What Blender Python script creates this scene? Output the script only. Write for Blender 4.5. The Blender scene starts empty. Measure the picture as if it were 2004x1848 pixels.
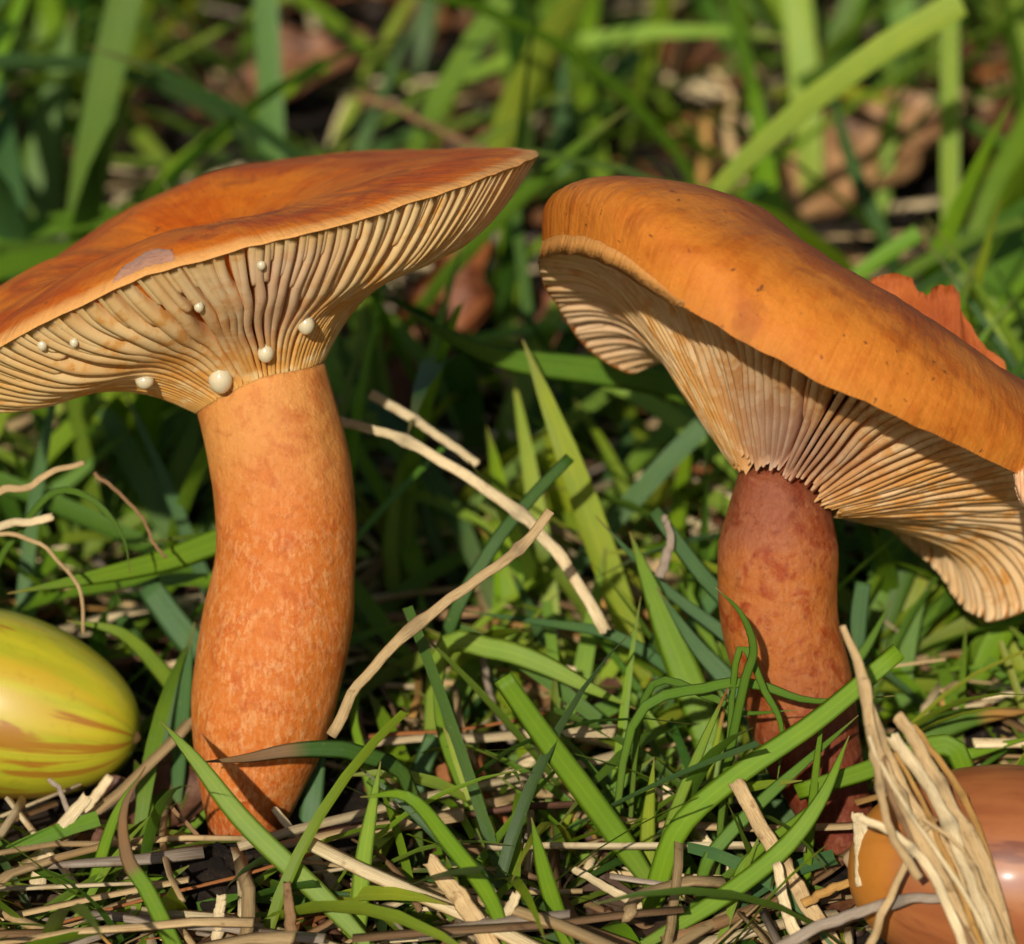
import bpy, math, random
import numpy as np
from mathutils import Vector, noise as mnoise

random.seed(7)
rng = np.random.default_rng(7)
sc = bpy.context.scene
col = sc.collection
MM = 0.001                                   # all geometry below is written in millimetres

# ------------------------------------------------------------------ camera
PITCH = math.radians(20.0)
DIST = 280.0                                 # mm from the lens to the stems
KPX = 0.04236 / DIST                         # one photo pixel (2004 wide copy) as a slope
CAM = np.array([0.0, -252.4, 125.2])
FW = np.array([0.0, math.cos(PITCH), -math.sin(PITCH)])
UP = np.array([0.0, math.sin(PITCH), math.cos(PITCH)])
RT = np.array([1.0, 0.0, 0.0])
cam_d = bpy.data.cameras.new('camera')
cam = bpy.data.objects.new('camera', cam_d)
col.objects.link(cam)
cam.location = tuple(CAM * MM)
cam.rotation_euler = (math.pi / 2 - PITCH, 0, 0)
cam_d.sensor_fit = 'HORIZONTAL'
cam_d.sensor_width = 36.0
cam_d.lens = 36.0 / (2004 * KPX)
cam_d.clip_start = 0.005
cam_d.clip_end = 200.0
cam_d.dof.use_dof = True
cam_d.dof.focus_distance = 0.264
cam_d.dof.aperture_fstop = cam_d.lens / 3.4
cam_d.dof.aperture_blades = 7
sc.camera = cam

# ------------------------------------------------------------------ sky and sun
SUN_EL, SUN_AZ = math.radians(28.5), math.radians(-11)   # azimuth: 0 = from behind the camera, minus = from its left
world = bpy.data.worlds.new('World')
sc.world = world
world.use_nodes = True
wn = world.node_tree
sky = wn.nodes.new('ShaderNodeTexSky')
sky.sky_type = 'NISHITA'
sky.sun_disc = False
sky.sun_elevation = SUN_EL
sky.sun_rotation = math.pi - SUN_AZ
wn.links.new(sky.outputs[0], wn.nodes['Background'].inputs[0])
wn.nodes['Background'].inputs[1].default_value = 0.06
to_sun = Vector((math.cos(SUN_EL) * math.sin(SUN_AZ), -math.cos(SUN_EL) * math.cos(SUN_AZ), math.sin(SUN_EL)))
sd = bpy.data.lights.new('sun', 'SUN')
sd.energy = 4.25
sd.angle = math.radians(0.8)
sd.color = (1.0, 0.95, 0.86)
sun = bpy.data.objects.new('sun', sd)
col.objects.link(sun)
sun.rotation_euler = to_sun.to_track_quat('Z', 'Y').to_euler()
sun.location = (0, 0, 1)
sc.view_settings.view_transform = 'Standard'
sc.view_settings.look = 'None'
sc.view_settings.exposure = 0.0
sc.view_settings.gamma = 1.0
sc.view_settings.use_curve_mapping = False
sc.cycles.max_bounces = 8

# ------------------------------------------------------------------ small maths
def nz(x, y=0.0, z=0.0):
    return mnoise.noise(Vector((x, y, z)))

def unit(v):
    return v / (np.linalg.norm(v) + 1e-12)

def ground(x, y):
    z = 1.1 * nz(x / 23, y / 23, 3.1) + 0.5 * nz(x / 7, y / 7, 8.2) + 0.25 * nz(x / 2.6, y / 2.6, 1.7)
    if y > 45:
        z += (y - 45) * 0.05 * min(1.0, (y - 45) / 80.0)
    return z

def ray(px, py):
    return FW + (px - 1002) * KPX * RT - (py - 924) * KPX * UP

def V(px, py, d):                            # point on the pixel's ray, d mm in front of the stems' plane
    return CAM + ray(px, py) * (DIST - d)

def PY(px, py, y):                           # point on the pixel's ray at world depth y
    r = ray(px, py)
    return CAM + r * ((y - CAM[1]) / r[1])

def PG(px, py, up=0.0):                      # where the pixel's ray meets the ground
    r = ray(px, py)
    s = -CAM[2] / r[2]
    for _ in range(12):
        p = CAM + r * s
        s = (ground(p[0], p[1]) + up - CAM[2]) / r[2]
    return CAM + r * s

def proj(p):
    q = np.asarray(p) - CAM
    dz = q @ FW
    return 1002 + (q @ RT) / dz / KPX, 924 - (q @ UP) / dz / KPX

def F(a):                                    # photo pixels (2628 wide) to the 2004 wide copy
    return a / 1.31138

def smooth(e0, e1, x):
    t = min(1.0, max(0.0, (x - e0) / (e1 - e0)))
    return t * t * (3 - 2 * t)

def catmull(P, n):
    P = np.asarray(P, float)
    m = len(P)
    if m == 2:
        s = np.linspace(0, 1, n)[:, None]
        return P[0] * (1 - s) + P[1] * s
    Q = np.vstack([2 * P[0] - P[1], P, 2 * P[-1] - P[-2]])
    out = []
    for u in np.linspace(0, m - 1, n):
        i = min(int(u), m - 2)
        t = u - i
        a, b, c, d = Q[i], Q[i + 1], Q[i + 2], Q[i + 3]
        out.append(0.5 * (2 * b + (c - a) * t + (2 * a - 5 * b + 4 * c - d) * t * t + (3 * b - a - 3 * c + d) * t ** 3))
    return np.array(out)

class Periodic:                              # smooth closed curve through keys (angle in degrees, vector)
    def __init__(self, keys):
        keys = sorted(keys, key=lambda k: k[0])
        self.a = np.array([k[0] for k in keys], float)
        self.v = np.array([k[1] for k in keys], float)
        n = len(keys)
        self.t = np.zeros_like(self.v)
        for i in range(n):
            da = (self.a[(i + 1) % n] - self.a[i - 1]) % 360
            self.t[i] = (self.v[(i + 1) % n] - self.v[i - 1]) / da
    def __call__(self, th):
        th = th % 360
        n = len(self.a)
        i = int(np.searchsorted(self.a, th, side='right') - 1)
        j = (i + 1) % n
        da = (self.a[j] - self.a[i]) % 360
        u = ((th - self.a[i]) % 360) / da
        h = (2 * u ** 3 - 3 * u ** 2 + 1, u ** 3 - 2 * u ** 2 + u, -2 * u ** 3 + 3 * u ** 2, u ** 3 - u ** 2)
        return h[0] * self.v[i] + h[1] * da * self.t[i] + h[2] * self.v[j] + h[3] * da * self.t[j]

# ------------------------------------------------------------------ objects
def tag(o, label=None, cat=None, group=None, kind=None):
    if label: o['label'] = label
    if cat: o['category'] = cat
    if group: o['group'] = group
    if kind: o['kind'] = kind
    return o

def empty(name, p):
    o = bpy.data.objects.new(name, None)
    o.empty_display_size = 0.005
    col.objects.link(o)
    o.location = tuple(np.asarray(p) * MM)
    return o

def mesh(name, v, f, mat, parent=None, origin=None, cols=None, uv=None, flat=False):
    """one mesh object; v in mm world coordinates, origin = world point of its own origin (or its parent's)"""
    v = np.asarray(v, float)
    if origin is None:
        origin = np.zeros(3)
    me = bpy.data.meshes.new(name)
    me.from_pydata(((v - np.asarray(origin)) * MM).tolist(), [], f if isinstance(f, list) else f.tolist())
    if not flat:
        me.polygons.foreach_set('use_smooth', [True] * len(me.polygons))
    if cols is not None:
        a = me.color_attributes.new('Col', 'FLOAT_COLOR', 'POINT')
        c = np.ones((len(v), 4))
        c[:, :3] = cols
        a.data.foreach_set('color', c.ravel())
    if uv is not None:
        a = me.attributes.new('Uv', 'FLOAT_VECTOR', 'POINT')
        c = np.zeros((len(v), 3))
        c[:, :2] = uv
        a.data.foreach_set('vector', c.ravel())
    me.materials.append(mat)
    me.update()
    o = bpy.data.objects.new(name, me)
    col.objects.link(o)
    if parent is not None:
        o.parent = parent
    else:
        o.location = tuple(np.asarray(origin) * MM)
    return o

def grid_faces(nu, nv, wrap=False, off=0):
    f = []
    for i in range(nu - 1):
        for j in range(nv if wrap else nv - 1):
            k = (j + 1) % nv
            f.append((off + i * nv + j, off + i * nv + k, off + (i + 1) * nv + k, off + (i + 1) * nv + j))
    return f

# ------------------------------------------------------------------ materials
class NT:
    def __init__(self, name):
        self.m = bpy.data.materials.new(name)
        self.m.use_nodes = True
        self.t = self.m.node_tree
        self.b = self.t.nodes['Principled BSDF']
        self.out = self.t.nodes['Material Output']
    def n(self, typ, **kw):
        o = self.t.nodes.new(typ)
        for k, v in kw.items():
            setattr(o, k, v)
        return o
    def l(self, a, b):
        self.t.links.new(a, b)
    def val(self, sock, v):
        if hasattr(v, 'links'): self.l(v, sock)
        else: sock.default_value = v
    def coords(self, scale=(1, 1, 1), src='Object'):
        tc = self.n('ShaderNodeTexCoord')
        mp = self.n('ShaderNodeMapping')
        mp.inputs['Scale'].default_value = scale
        self.l(tc.outputs[src], mp.inputs[0])
        return mp.outputs[0]
    def noise(self, scale, detail=4, rough=0.55, vec=None, dist=0.0):
        o = self.n('ShaderNodeTexNoise')
        o.inputs['Scale'].default_value = scale
        o.inputs['Detail'].default_value = detail
        o.inputs['Roughness'].default_value = rough
        o.inputs['Distortion'].default_value = dist
        self.l(vec if vec is not None else self.coords(), o.inputs['Vector'])
        return o.outputs['Fac']
    def ramp(self, fac, a, b, lo=0.0, hi=1.0):
        o = self.n('ShaderNodeMapRange')
        o.interpolation_type = 'SMOOTHSTEP'
        self.val(o.inputs[0], fac)
        o.inputs[1].default_value, o.inputs[2].default_value = a, b
        o.inputs[3].default_value, o.inputs[4].default_value = lo, hi
        return o.outputs[0]
    def mix(self, fac, a, b, blend='MIX'):
        o = self.n('ShaderNodeMix', data_type='RGBA', blend_type=blend)
        self.val(o.inputs[0], fac)
        for i, v in ((6, a), (7, b)):
            if hasattr(v, 'links'): self.l(v, o.inputs[i])
            else: o.inputs[i].default_value = (*v, 1) if len(v) == 3 else v
        return o.outputs[2]
    def math(self, op, a, b=0.0):
        o = self.n('ShaderNodeMath', operation=op)
        self.val(o.inputs[0], a)
        self.val(o.inputs[1], b)
        return o.outputs[0]
    def attr(self, name):
        return self.n('ShaderNodeAttribute', attribute_name=name)
    def bump(self, h, dist, strength=0.6, prev=None):
        o = self.n('ShaderNodeBump')
        o.inputs['Strength'].default_value = strength
        o.inputs['Distance'].default_value = dist
        self.l(h, o.inputs['Height'])
        if prev is not None: self.l(prev, o.inputs['Normal'])
        return o.outputs[0]
    def done(self, color, rough=0.5, spec=0.4, normal=None, sss=0.0, srad=(1, .5, .25), sscale=0.0015, coat=0.0):
        b = self.b
        self.val(b.inputs['Base Color'], color if hasattr(color, 'links') else (*color, 1))
        self.val(b.inputs['Roughness'], rough)
        b.inputs['Specular IOR Level'].default_value = spec
        if normal is not None: self.l(normal, b.inputs['Normal'])
        b.inputs['Subsurface Weight'].default_value = sss
        b.inputs['Subsurface Radius'].default_value = srad
        b.inputs['Subsurface Scale'].default_value = sscale
        b.inputs['Coat Weight'].default_value = coat
        b.inputs['Coat Roughness'].default_value = 0.15
        return self.m

def mat_grass():
    N = NT('grass_blade')
    c = N.attr('Col').outputs['Color']
    uv = N.attr('Uv')
    sep = N.n('ShaderNodeSeparateXYZ')
    N.l(uv.outputs['Vector'], sep.inputs[0])
    s = N.math('SINE', N.math('MULTIPLY', sep.outputs[0], 62.0))
    vein = N.ramp(s, -1, 1, 0.0, 1.0)
    mid = N.ramp(N.math('ABSOLUTE', sep.outputs[0]), 0.0, 0.16, 0.35, 0.0)
    c1 = N.mix(N.math('MULTIPLY', vein, 0.28), c, N.mix(1.0, c, (0.55, 0.62, 0.5), 'MULTIPLY'))
    c1 = N.mix(mid, c1, N.mix(1.0, c1, (1.5, 1.35, 1.5), 'MULTIPLY'))
    blot = N.noise(420, 4)
    c1 = N.mix(N.ramp(blot, 0.35, 0.72, 0, 0.45), c1, N.mix(1.0, c1, (1.35, 1.15, 0.8), 'MULTIPLY'))
    fleck = N.noise(2600, 2)
    c1 = N.mix(N.ramp(fleck, 0.66, 0.74, 0, 0.35), c1, (0.30, 0.28, 0.12))
    nb = N.bump(vein, 0.00006, 0.5)
    m = N.done(c1, 0.42, 0.42, nb)
    tr = N.n('ShaderNodeBsdfTranslucent')
    N.l(N.mix(1.0, c1, (1.25, 1.25, 0.6), 'MULTIPLY'), tr.inputs[0])
    mx = N.n('ShaderNodeMixShader')
    mx.inputs[0].default_value = 0.33
    N.l(N.b.outputs[0], mx.inputs[1])
    N.l(tr.outputs[0], mx.inputs[2])
    N.l(mx.outputs[0], N.out.inputs[0])
    return m

def mat_straw():
    N = NT('dry_straw')
    c = N.attr('Col').outputs['Color']
    sep = N.n('ShaderNodeSeparateXYZ')
    N.l(N.attr('Uv').outputs['Vector'], sep.inputs[0])
    cmb = N.n('ShaderNodeCombineXYZ')
    N.l(N.math('MULTIPLY', sep.outputs[0], 6.0), cmb.inputs[0])
    N.l(N.math('MULTIPLY', sep.outputs[1], 0.7), cmb.inputs[1])
    fib = N.noise(2.2, 5, 0.65, cmb.outputs[0])
    c1 = N.mix(N.ramp(fib, 0.44, 0.60, 0, 0.75), c, N.mix(1.0, c, (0.58, 0.47, 0.34), 'MULTIPLY'))
    st = N.noise(700, 4)
    c1 = N.mix(N.ramp(st, 0.60, 0.74, 0, 0.7), c1, N.mix(1.0, c1, (0.36, 0.26, 0.18), 'MULTIPLY'))
    return N.done(c1, 0.62, 0.3, N.bump(fib, 0.00012, 0.7))

def mat_soil():
    N = NT('dark_soil')
    a = N.noise(260, 8, 0.65)
    c = N.mix(N.ramp(a, 0.35, 0.7), (0.018, 0.012, 0.008), (0.085, 0.055, 0.034))
    b = N.noise(1500, 5)
    c = N.mix(N.ramp(b, 0.62, 0.75), c, (0.11, 0.075, 0.04))
    return N.done(c, 0.9, 0.2, N.bump(N.noise(900, 8, 0.75), 0.0012, 1.0))

def mat_leaf():
    N = NT('dead_leaf')
    c = N.attr('Col').outputs['Color']
    a = N.noise(330, 6, 0.62)
    c1 = N.mix(N.ramp(a, 0.36, 0.66), c, N.mix(1.0, c, (0.34, 0.26, 0.22), 'MULTIPLY'))
    return N.done(c1, 0.55, 0.4, N.bump(N.noise(900, 5), 0.0003, 0.7))

def mat_cap(light, deep, dark, name, spots=0.6, pale=(0.70, 0.34, 0.10)):
    N = NT(name)
    c = N.attr('Col').outputs['Color']       # r: pigment depth plus painted shade on the drooping cap, g: pale margin, b
    sp = N.n('ShaderNodeSeparateColor')
    N.l(c, sp.inputs[0])
    sep = N.n('ShaderNodeSeparateXYZ')
    N.l(N.attr('Uv').outputs['Vector'], sep.inputs[0])     # x: turns round the cap, y: centre 0 .. rim 1
    ang = N.math('MULTIPLY', sep.outputs[0], 6.28318)
    cb = N.n('ShaderNodeCombineXYZ')
    N.l(N.math('MULTIPLY', N.math('COSINE', ang), 10.0), cb.inputs[0])
    N.l(N.math('MULTIPLY', N.math('SINE', ang), 10.0), cb.inputs[1])
    N.l(N.math('MULTIPLY', sep.outputs[1], 2.0), cb.inputs[2])
    rad = N.noise(2.6, 5, 0.6, cb.outputs[0])              # fine fibres running to the rim
    n1 = N.noise(150, 5, 0.55, dist=0.6)
    n2 = N.noise(480, 5, 0.6)
    k = N.math('ADD', sp.outputs[0], N.math('MULTIPLY', N.math('SUBTRACT', n1, 0.5), 1.9))
    k = N.math('ADD', k, N.math('MULTIPLY', N.math('SUBTRACT', rad, 0.5), 0.5))
    base = N.mix(N.ramp(k, 0.1, 0.9), light, deep)
    base = N.mix(N.ramp(n2, 0.42, 0.72, 0, 0.5), base, N.mix(1.0, base, (0.78, 0.55, 0.4), 'MULTIPLY'))
    n4 = N.noise(210, 4, 0.55, dist=1.0)
    base = N.mix(N.ramp(n4, 0.55, 0.68, 0, spots), base, dark)
    n5 = N.noise(1300, 3)
    base = N.mix(N.ramp(n5, 0.67, 0.72, 0, 0.75), base, (0.10, 0.03, 0.012))
    base = N.mix(sp.outputs[1], base, pale)
    base = N.mix(sp.outputs[2], base, dark)
    n6 = N.noise(3200, 4, 0.7)
    base = N.mix(N.ramp(n6, 0.42, 0.72, 0, 0.38), base, N.mix(1.0, base, (1.25, 1.25, 1.2), 'MULTIPLY'))
    nb = N.bump(n6, 0.00008, 0.7)
    nb = N.bump(n2, 0.0004, 0.6, nb)
    nb = N.bump(rad, 0.0004, 0.5, nb)
    return N.done(base, 0.56, 0.18, nb, 0.1, (1, .4, .15), 0.0012)

def mat_gill(name, cream, buff, ochre, pink):
    N = NT(name)
    sp = N.n('ShaderNodeSeparateColor')
    N.l(N.attr('Col').outputs['Color'], sp.inputs[0])   # r: pinkish grey, g: ochre near stem, b: per gill tint
    n1 = N.noise(170, 4)
    c = N.mix(N.ramp(n1, 0.35, 0.68), cream, buff)
    n2 = N.noise(560, 5, 0.6)
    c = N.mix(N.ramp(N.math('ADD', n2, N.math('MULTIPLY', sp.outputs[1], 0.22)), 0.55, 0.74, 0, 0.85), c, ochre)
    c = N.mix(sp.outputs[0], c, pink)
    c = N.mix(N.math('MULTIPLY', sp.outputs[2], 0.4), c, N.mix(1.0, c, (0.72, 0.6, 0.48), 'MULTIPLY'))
    n3 = N.noise(2300, 3)
    c = N.mix(N.ramp(n3, 0.70, 0.76, 0, 0.6), c, (0.22, 0.09, 0.03))
    return N.done(c, 0.5, 0.35, N.bump(n2, 0.0001, 0.5), 0.22, (1, .6, .3), 0.0009)

def mat_stem(name, top, mid, low, fleck, zt, zl, fl=0.6, mott=0.6):
    N = NT(name)
    sp = N.n('ShaderNodeSeparateColor')
    N.l(N.attr('Col').outputs['Color'], sp.inputs[0])   # r: 0 bottom .. 1 top
    n0 = N.noise(150, 4)
    h = N.math('ADD', sp.outputs[0], N.math('MULTIPLY', N.math('SUBTRACT', n0, 0.5), 0.35))
    c = N.mix(N.ramp(h, zl[0], zl[1]), low, mid)
    c = N.mix(N.ramp(h, zt[0], zt[1]), c, top)
    st = N.coords((1.0, 1.0, 0.42))
    n1 = N.noise(2300, 6, 0.75, st, 0.3)
    n2 = N.noise(420, 5, 0.65)
    f = N.math('MULTIPLY', N.ramp(n1, 0.44, 0.60), N.ramp(n2, 0.36, 0.60, 0.3, 1.0))
    c = N.mix(N.math('MULTIPLY', f, N.math('MULTIPLY', sp.outputs[1], fl)), c, fleck)
    n3 = N.noise(420, 5, 0.6, None, 0.6)
    c = N.mix(N.ramp(n3, 0.46, 0.66, 0, mott), c, N.mix(1.0, c, (0.72, 0.40, 0.22), 'MULTIPLY'))
    n4 = N.noise(1500, 5, 0.7)
    c = N.mix(N.ramp(n4, 0.5, 0.72, 0, mott * 0.8), c, N.mix(1.0, c, (0.55, 0.38, 0.3), 'MULTIPLY'))
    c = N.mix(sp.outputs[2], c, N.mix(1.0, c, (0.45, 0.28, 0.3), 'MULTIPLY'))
    nb = N.bump(n1, 0.00016, 0.8)
    nb = N.bump(n2, 0.0006, 0.5, nb)
    return N.done(c, 0.55, 0.3, nb, 0.15, (1, .4, .15), 0.0014)

def mat_simple(name, color, rough=0.5, spec=0.4, sss=0.0, coat=0.0, nscale=600, var=0.35, bump=0.0):
    N = NT(name)
    n = N.noise(nscale, 5)
    c = N.mix(N.ramp(n, 0.35, 0.7, 0, var), color, N.mix(1.0, color, (0.55, 0.45, 0.38), 'MULTIPLY'))
    return N.done(c, rough, spec, N.bump(n, 0.0002, bump) if bump else None, sss, (1, .8, .6), 0.001, coat)

M_GRASS, M_STRAW, M_SOIL, M_LEAF = mat_grass(), mat_straw(), mat_soil(), mat_leaf()

# ------------------------------------------------------------------ ground
def graded(lo, hi, step, far):
    a = list(np.arange(lo, hi + 0.1, step))
    s, x = step, hi
    while x < far:
        s *= 1.6; x += s; a.append(x)
    s, x, b = step, lo, []
    while x > -far:
        s *= 1.6; x -= s; b.append(x)
    return np.array(b[::-1] + a)
gx, gy = graded(-150, 150, 2.5, 40000), graded(-80, 460, 2.5, 40000)
gv = [(x, y, ground(x, y) if abs(x) < 3000 and abs(y) < 3000 else ground(0, min(y, 3000.0))) for x in gx for y in gy]
tag(mesh('ground', gv, [tuple(reversed(q)) for q in grid_faces(len(gx), len(gy))], M_SOIL), kind='structure')

# ------------------------------------------------------------------ mushrooms
def build_stem(name, table, d0, d1, mat, parent, origin, cap, flecky, seed, smear):
    """table: (y, left, right) in the 2004 wide copy; d0 at the foot, d1 at the top"""
    T = np.array(table, float)
    y0, y1 = T[-1, 0], T[0, 0]
    rings = []
    n, m = 90, 56
    for i in range(n):
        s = i / (n - 1)
        y = y0 + (y1 - y0) * s
        l = np.interp(y, T[:, 0], T[:, 1]); r = np.interp(y, T[:, 0], T[:, 2])
        d = d0 + (d1 - d0) * s
        rings.append((V((l + r) / 2, y, d), (r - l) / 2 * KPX * (DIST - d), s))
    C = np.array([r[0] for r in rings]); R = np.array([r[1] for r in rings])
    k = np.ones(7) / 7                                     # ease the traced outline
    def sm(a): return np.convolve(np.pad(a, 3, mode='edge'), k, 'valid')
    C = np.stack([sm(C[:, i]) for i in range(3)], 1); R = sm(R)
    C = np.vstack([C[0] - np.array([0, 0, 4.0]), C]); R = np.concatenate([[R[0] * 0.8], R])
    S = np.concatenate([[0], np.linspace(0, 0.93, n)])
    v, c = [], []
    for i in range(len(C)):
        t = unit(C[min(i + 1, len(C) - 1)] - C[max(i - 1, 0)])
        a = unit(np.cross(t, np.array([0, 1, 0]))); b = np.cross(a, t)
        for j in range(m):
            q = 2 * math.pi * j / m
            e = math.cos(q) * a + math.sin(q) * b
            p = C[i] / 9.0
            w = 1 + 0.035 * nz(e[0] * 1.2 + seed, e[1] * 1.2, p[2] * 1.3) + 0.014 * nz(e[0] * 4 + seed, e[1] * 4, p[2] * 3)
            v.append(C[i] + e * R[i] * w)
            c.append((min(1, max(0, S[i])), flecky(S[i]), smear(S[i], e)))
    last = np.array(v[-m:])
    sc0 = np.mean([cap.S(a) for a in range(0, 360, 15)], axis=0)
    nr = len(C)
    for g in range(1, 8):                                  # ease into the ring where the gills begin
        k = g / 6
        for j in range(m):
            q = 360 * j / m + 180
            sr = cap.S(q)
            sr = sc0 + (sr - sc0) * 0.985
            if g < 7: p = last[j] * (1 - k) + sr * k
            else: p = sc0 + (sr - sc0) * 0.6 + cap.ax * 2.5
            v.append(p); c.append((0.93 + 0.07 * min(1, k), flecky(0.95), smear(0.93 + 0.07 * min(1, k), np.array([0, 0, 1]))))
    nr += 7
    f = grid_faces(nr, m, True)
    f.append(tuple(range(m))[::-1]); f.append(tuple(range((nr - 1) * m, nr * m)))
    return mesh('stem', v, f, mat, parent, origin, c)

class Cap:
    def __init__(self, rim, att, centre, height, off, ripple, seed, gill_depth, bulge=lambda th: 0.0):
        self.bulge = bulge
        self.R = Periodic([(a, V(F(x), F(y), d)) for a, x, y, d in rim])
        self.S = Periodic([(a, V(F(x), F(y), d)) for a, x, y, d in att])
        self.C = V(F(centre[0]), F(centre[1]), centre[2])
        right, near, left, far = self.R(0), self.R(90), self.R(180), self.R(270)
        self.ax = unit(np.cross(near - far, right - left))
        if self.ax[2] < 0: self.ax = -self.ax
        self.height, self.off, self.ripple, self.seed, self.gd = height, off, ripple, seed, gill_depth
    def rim(self, th):
        r = self.R(th)
        q = math.radians(th)
        w = 0.35 * nz(math.cos(q) * 4 + self.seed, math.sin(q) * 4) + 0.12 * nz(math.cos(q) * 14, math.sin(q) * 14 + self.seed)
        return r + self.ax * w
    def T(self, th, t):
        q = math.radians(th)
        r = self.rim(th)
        p = self.C + (r - self.C) * t * (1 + self.bulge(th) * ((1 - t) / 0.07) * math.exp(1 - (1 - t) / 0.07))
        h = self.height(th, t)
        u = np.array([math.cos(q), math.sin(q)]) * t
        h += 0.35 * nz(u[0] * 2.6 + self.seed, u[1] * 2.6) * (1 - t ** 6) + 0.10 * nz(u[0] * 9, u[1] * 9 + self.seed) * (1 - t ** 8)
        h += self.ripple * math.sin(th * 1.31 + 3 * nz(u[0] * 5, u[1] * 5)) * (t ** 10) * (1 - t ** 40)
        return p + self.ax * h
    def E(self, th, t):
        s, r = self.S(th), self.rim(th)
        return s + (r - s) * t + self.ax * self.off(th, t)
    def Fl(self, th, t):                     # underside of the flesh, where the gills hang from
        e = self.E(th, t)
        top = self.T(th, max(t, 0.25))
        g = top - e
        L = np.linalg.norm(g)
        dep = min(self.gd(t), 0.62 * L)
        return e + g / L * dep

def build_cap(cap, mat, parent, origin, color):
    m, nt, nb = 260, 44, 22
    v, c, uv = [], [], []
    ts = [1 - (1 - i / (nt - 1)) ** 2.0 for i in range(nt)]
    for i, t in enumerate(ts):
        for j in range(m):
            th = 360 * j / m
            v.append(cap.T(th, max(t, 0.004))); c.append(color(th, t)); uv.append((th / 360, t))
    f = grid_faces(nt, m, True)
    o = len(v)
    for i in range(nb):
        t = (1 - i / (nb - 1)) ** 1.0
        t = 1 - (1 - t) ** 1.5 if t > 0 else 0.0
        for j in range(m):
            th = 360 * j / m
            p = cap.Fl(th, t)
            if i == 0: p = cap.T(th, 1) - cap.ax * 0.05
            v.append(p); c.append((0.4, 0.6 * smooth(0.9, 1.0, t), 0)); uv.append((th / 360, t))
    f += [tuple(reversed(q)) for q in grid_faces(nb, m, True, o)][::1]
    rim0 = (nt - 1) * m
    f += [(rim0 + j, o + j, o + (j + 1) % m, rim0 + (j + 1) % m) for j in range(m)]
    f.append(tuple(range(m)))
    f.append(tuple(o + (nb - 1) * m + j for j in range(m)))
    ob = mesh('cap', v, f, mat, parent, origin, c, uv)
    import bmesh
    bm = bmesh.new(); bm.from_mesh(ob.data); bmesh.ops.recalc_face_normals(bm, faces=bm.faces); bm.to_mesh(ob.data); bm.free()
    return ob

def build_gill(cap, th0, t0, t1, mat, parent, origin, wav, lean, thick, pinkf, round_in, seed, n=26, edge_cut=None, step=4.0):
    rows, c = [], []
    tint = random.random()
    for i in range(n):
        s = i / (n - 1)
        t = t0 + (t1 - t0) * (s ** 0.9)
        q = math.radians(th0)
        env = math.sin(math.pi * min(1, max(0, t))) ** 0.8
        dth = wav * env * nz(math.cos(q) * 3.2 + seed, math.sin(q) * 3.2, t * 2.2) + 0.22 * wav * env * nz(th0 * 0.21, t * 4.5, seed)
        th = th0 + dth
        e, b = cap.E(th, t), cap.Fl(th, t)
        e2 = cap.E(th + 0.6, t)
        side = unit(e2 - e)
        gap = np.linalg.norm(e2 - e) * step / 0.6
        thk = thick * gap * ((1 - 0.45 * smooth(0.5, 0.85, t)) if not round_in else 1.0)
        dep = b - e
        if round_in:                          # a short gill: rounded free inner end
            k = 1 - math.sqrt(max(0, 1 - min(1, (1 - s) * 1.0) ** 2.6)) if s < 0.999 else 0
            k = (max(0.0, 1 - s / 0.22)) ** 2
            e = e + dep * k * 0.97
            e = e + dep * 0.12
        if edge_cut is not None:
            e = e + dep * edge_cut(t)
        e = e + dep * 0.06 * nz(th0 * 1.7, t * 7, seed)
        L = np.linalg.norm(dep)
        ln = side * lean * min(1, L / 2.0)
        tb, tm, te = thk * 1.1, thk * 1.05, thk * 0.85
        up = dep * 0.12
        bb, mm = b + up, e * 0.5 + b * 0.5 + ln * 0.4
        ee = e + ln
        rows.append([bb - side * tb, mm - side * tm, ee - side * te + dep * 0.03, ee - dep * 0.005, ee + side * te + dep * 0.03, mm + side * tm, bb + side * tb])
        pk = pinkf(th, t)
        oc = 1 - t
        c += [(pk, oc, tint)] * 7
    v = np.array(rows).reshape(-1, 3)
    f = grid_faces(n, 7)
    f += [tuple(range(7)), tuple((n - 1) * 7 + k for k in range(7))[::-1]]
    return mesh('gill', v, f, mat, parent, origin, c)

def drop(cap, th, t, r, parent, origin, mat, stretch=1.25, out=-0.1):
    c = cap.E(th, t)
    to_cam = unit(CAM - c)
    c = c + to_cam * r * out
    down = np.array([0, 0, -1.0])
    v = []
    n, m = 14, 18
    a = unit(np.cross(down, to_cam)); b = np.cross(a, down)
    for i in range(n):
        q = math.pi * i / (n - 1)
        z = -math.cos(q)
        rr = math.sin(q) * (1 - 0.28 * max(0, z))
        for j in range(m):
            w = 2 * math.pi * j / m
            v.append(c + (a * math.cos(w) + b * math.sin(w)) * rr * r - down * z * r * stretch)
    return mesh('milk_drop', v, grid_faces(n, m, True), mat, parent, origin)

M_MILK = mat_simple('milk_drop', (0.64, 0.54, 0.34), 0.12, 0.6, 0.5, 0.6, 300, 0.05)
M_SCAR = mat_simple('bite_scar', (0.50, 0.25, 0.15), 0.35, 0.5, 0.35, 0.1, 1400, 0.35, 0.9)

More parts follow.
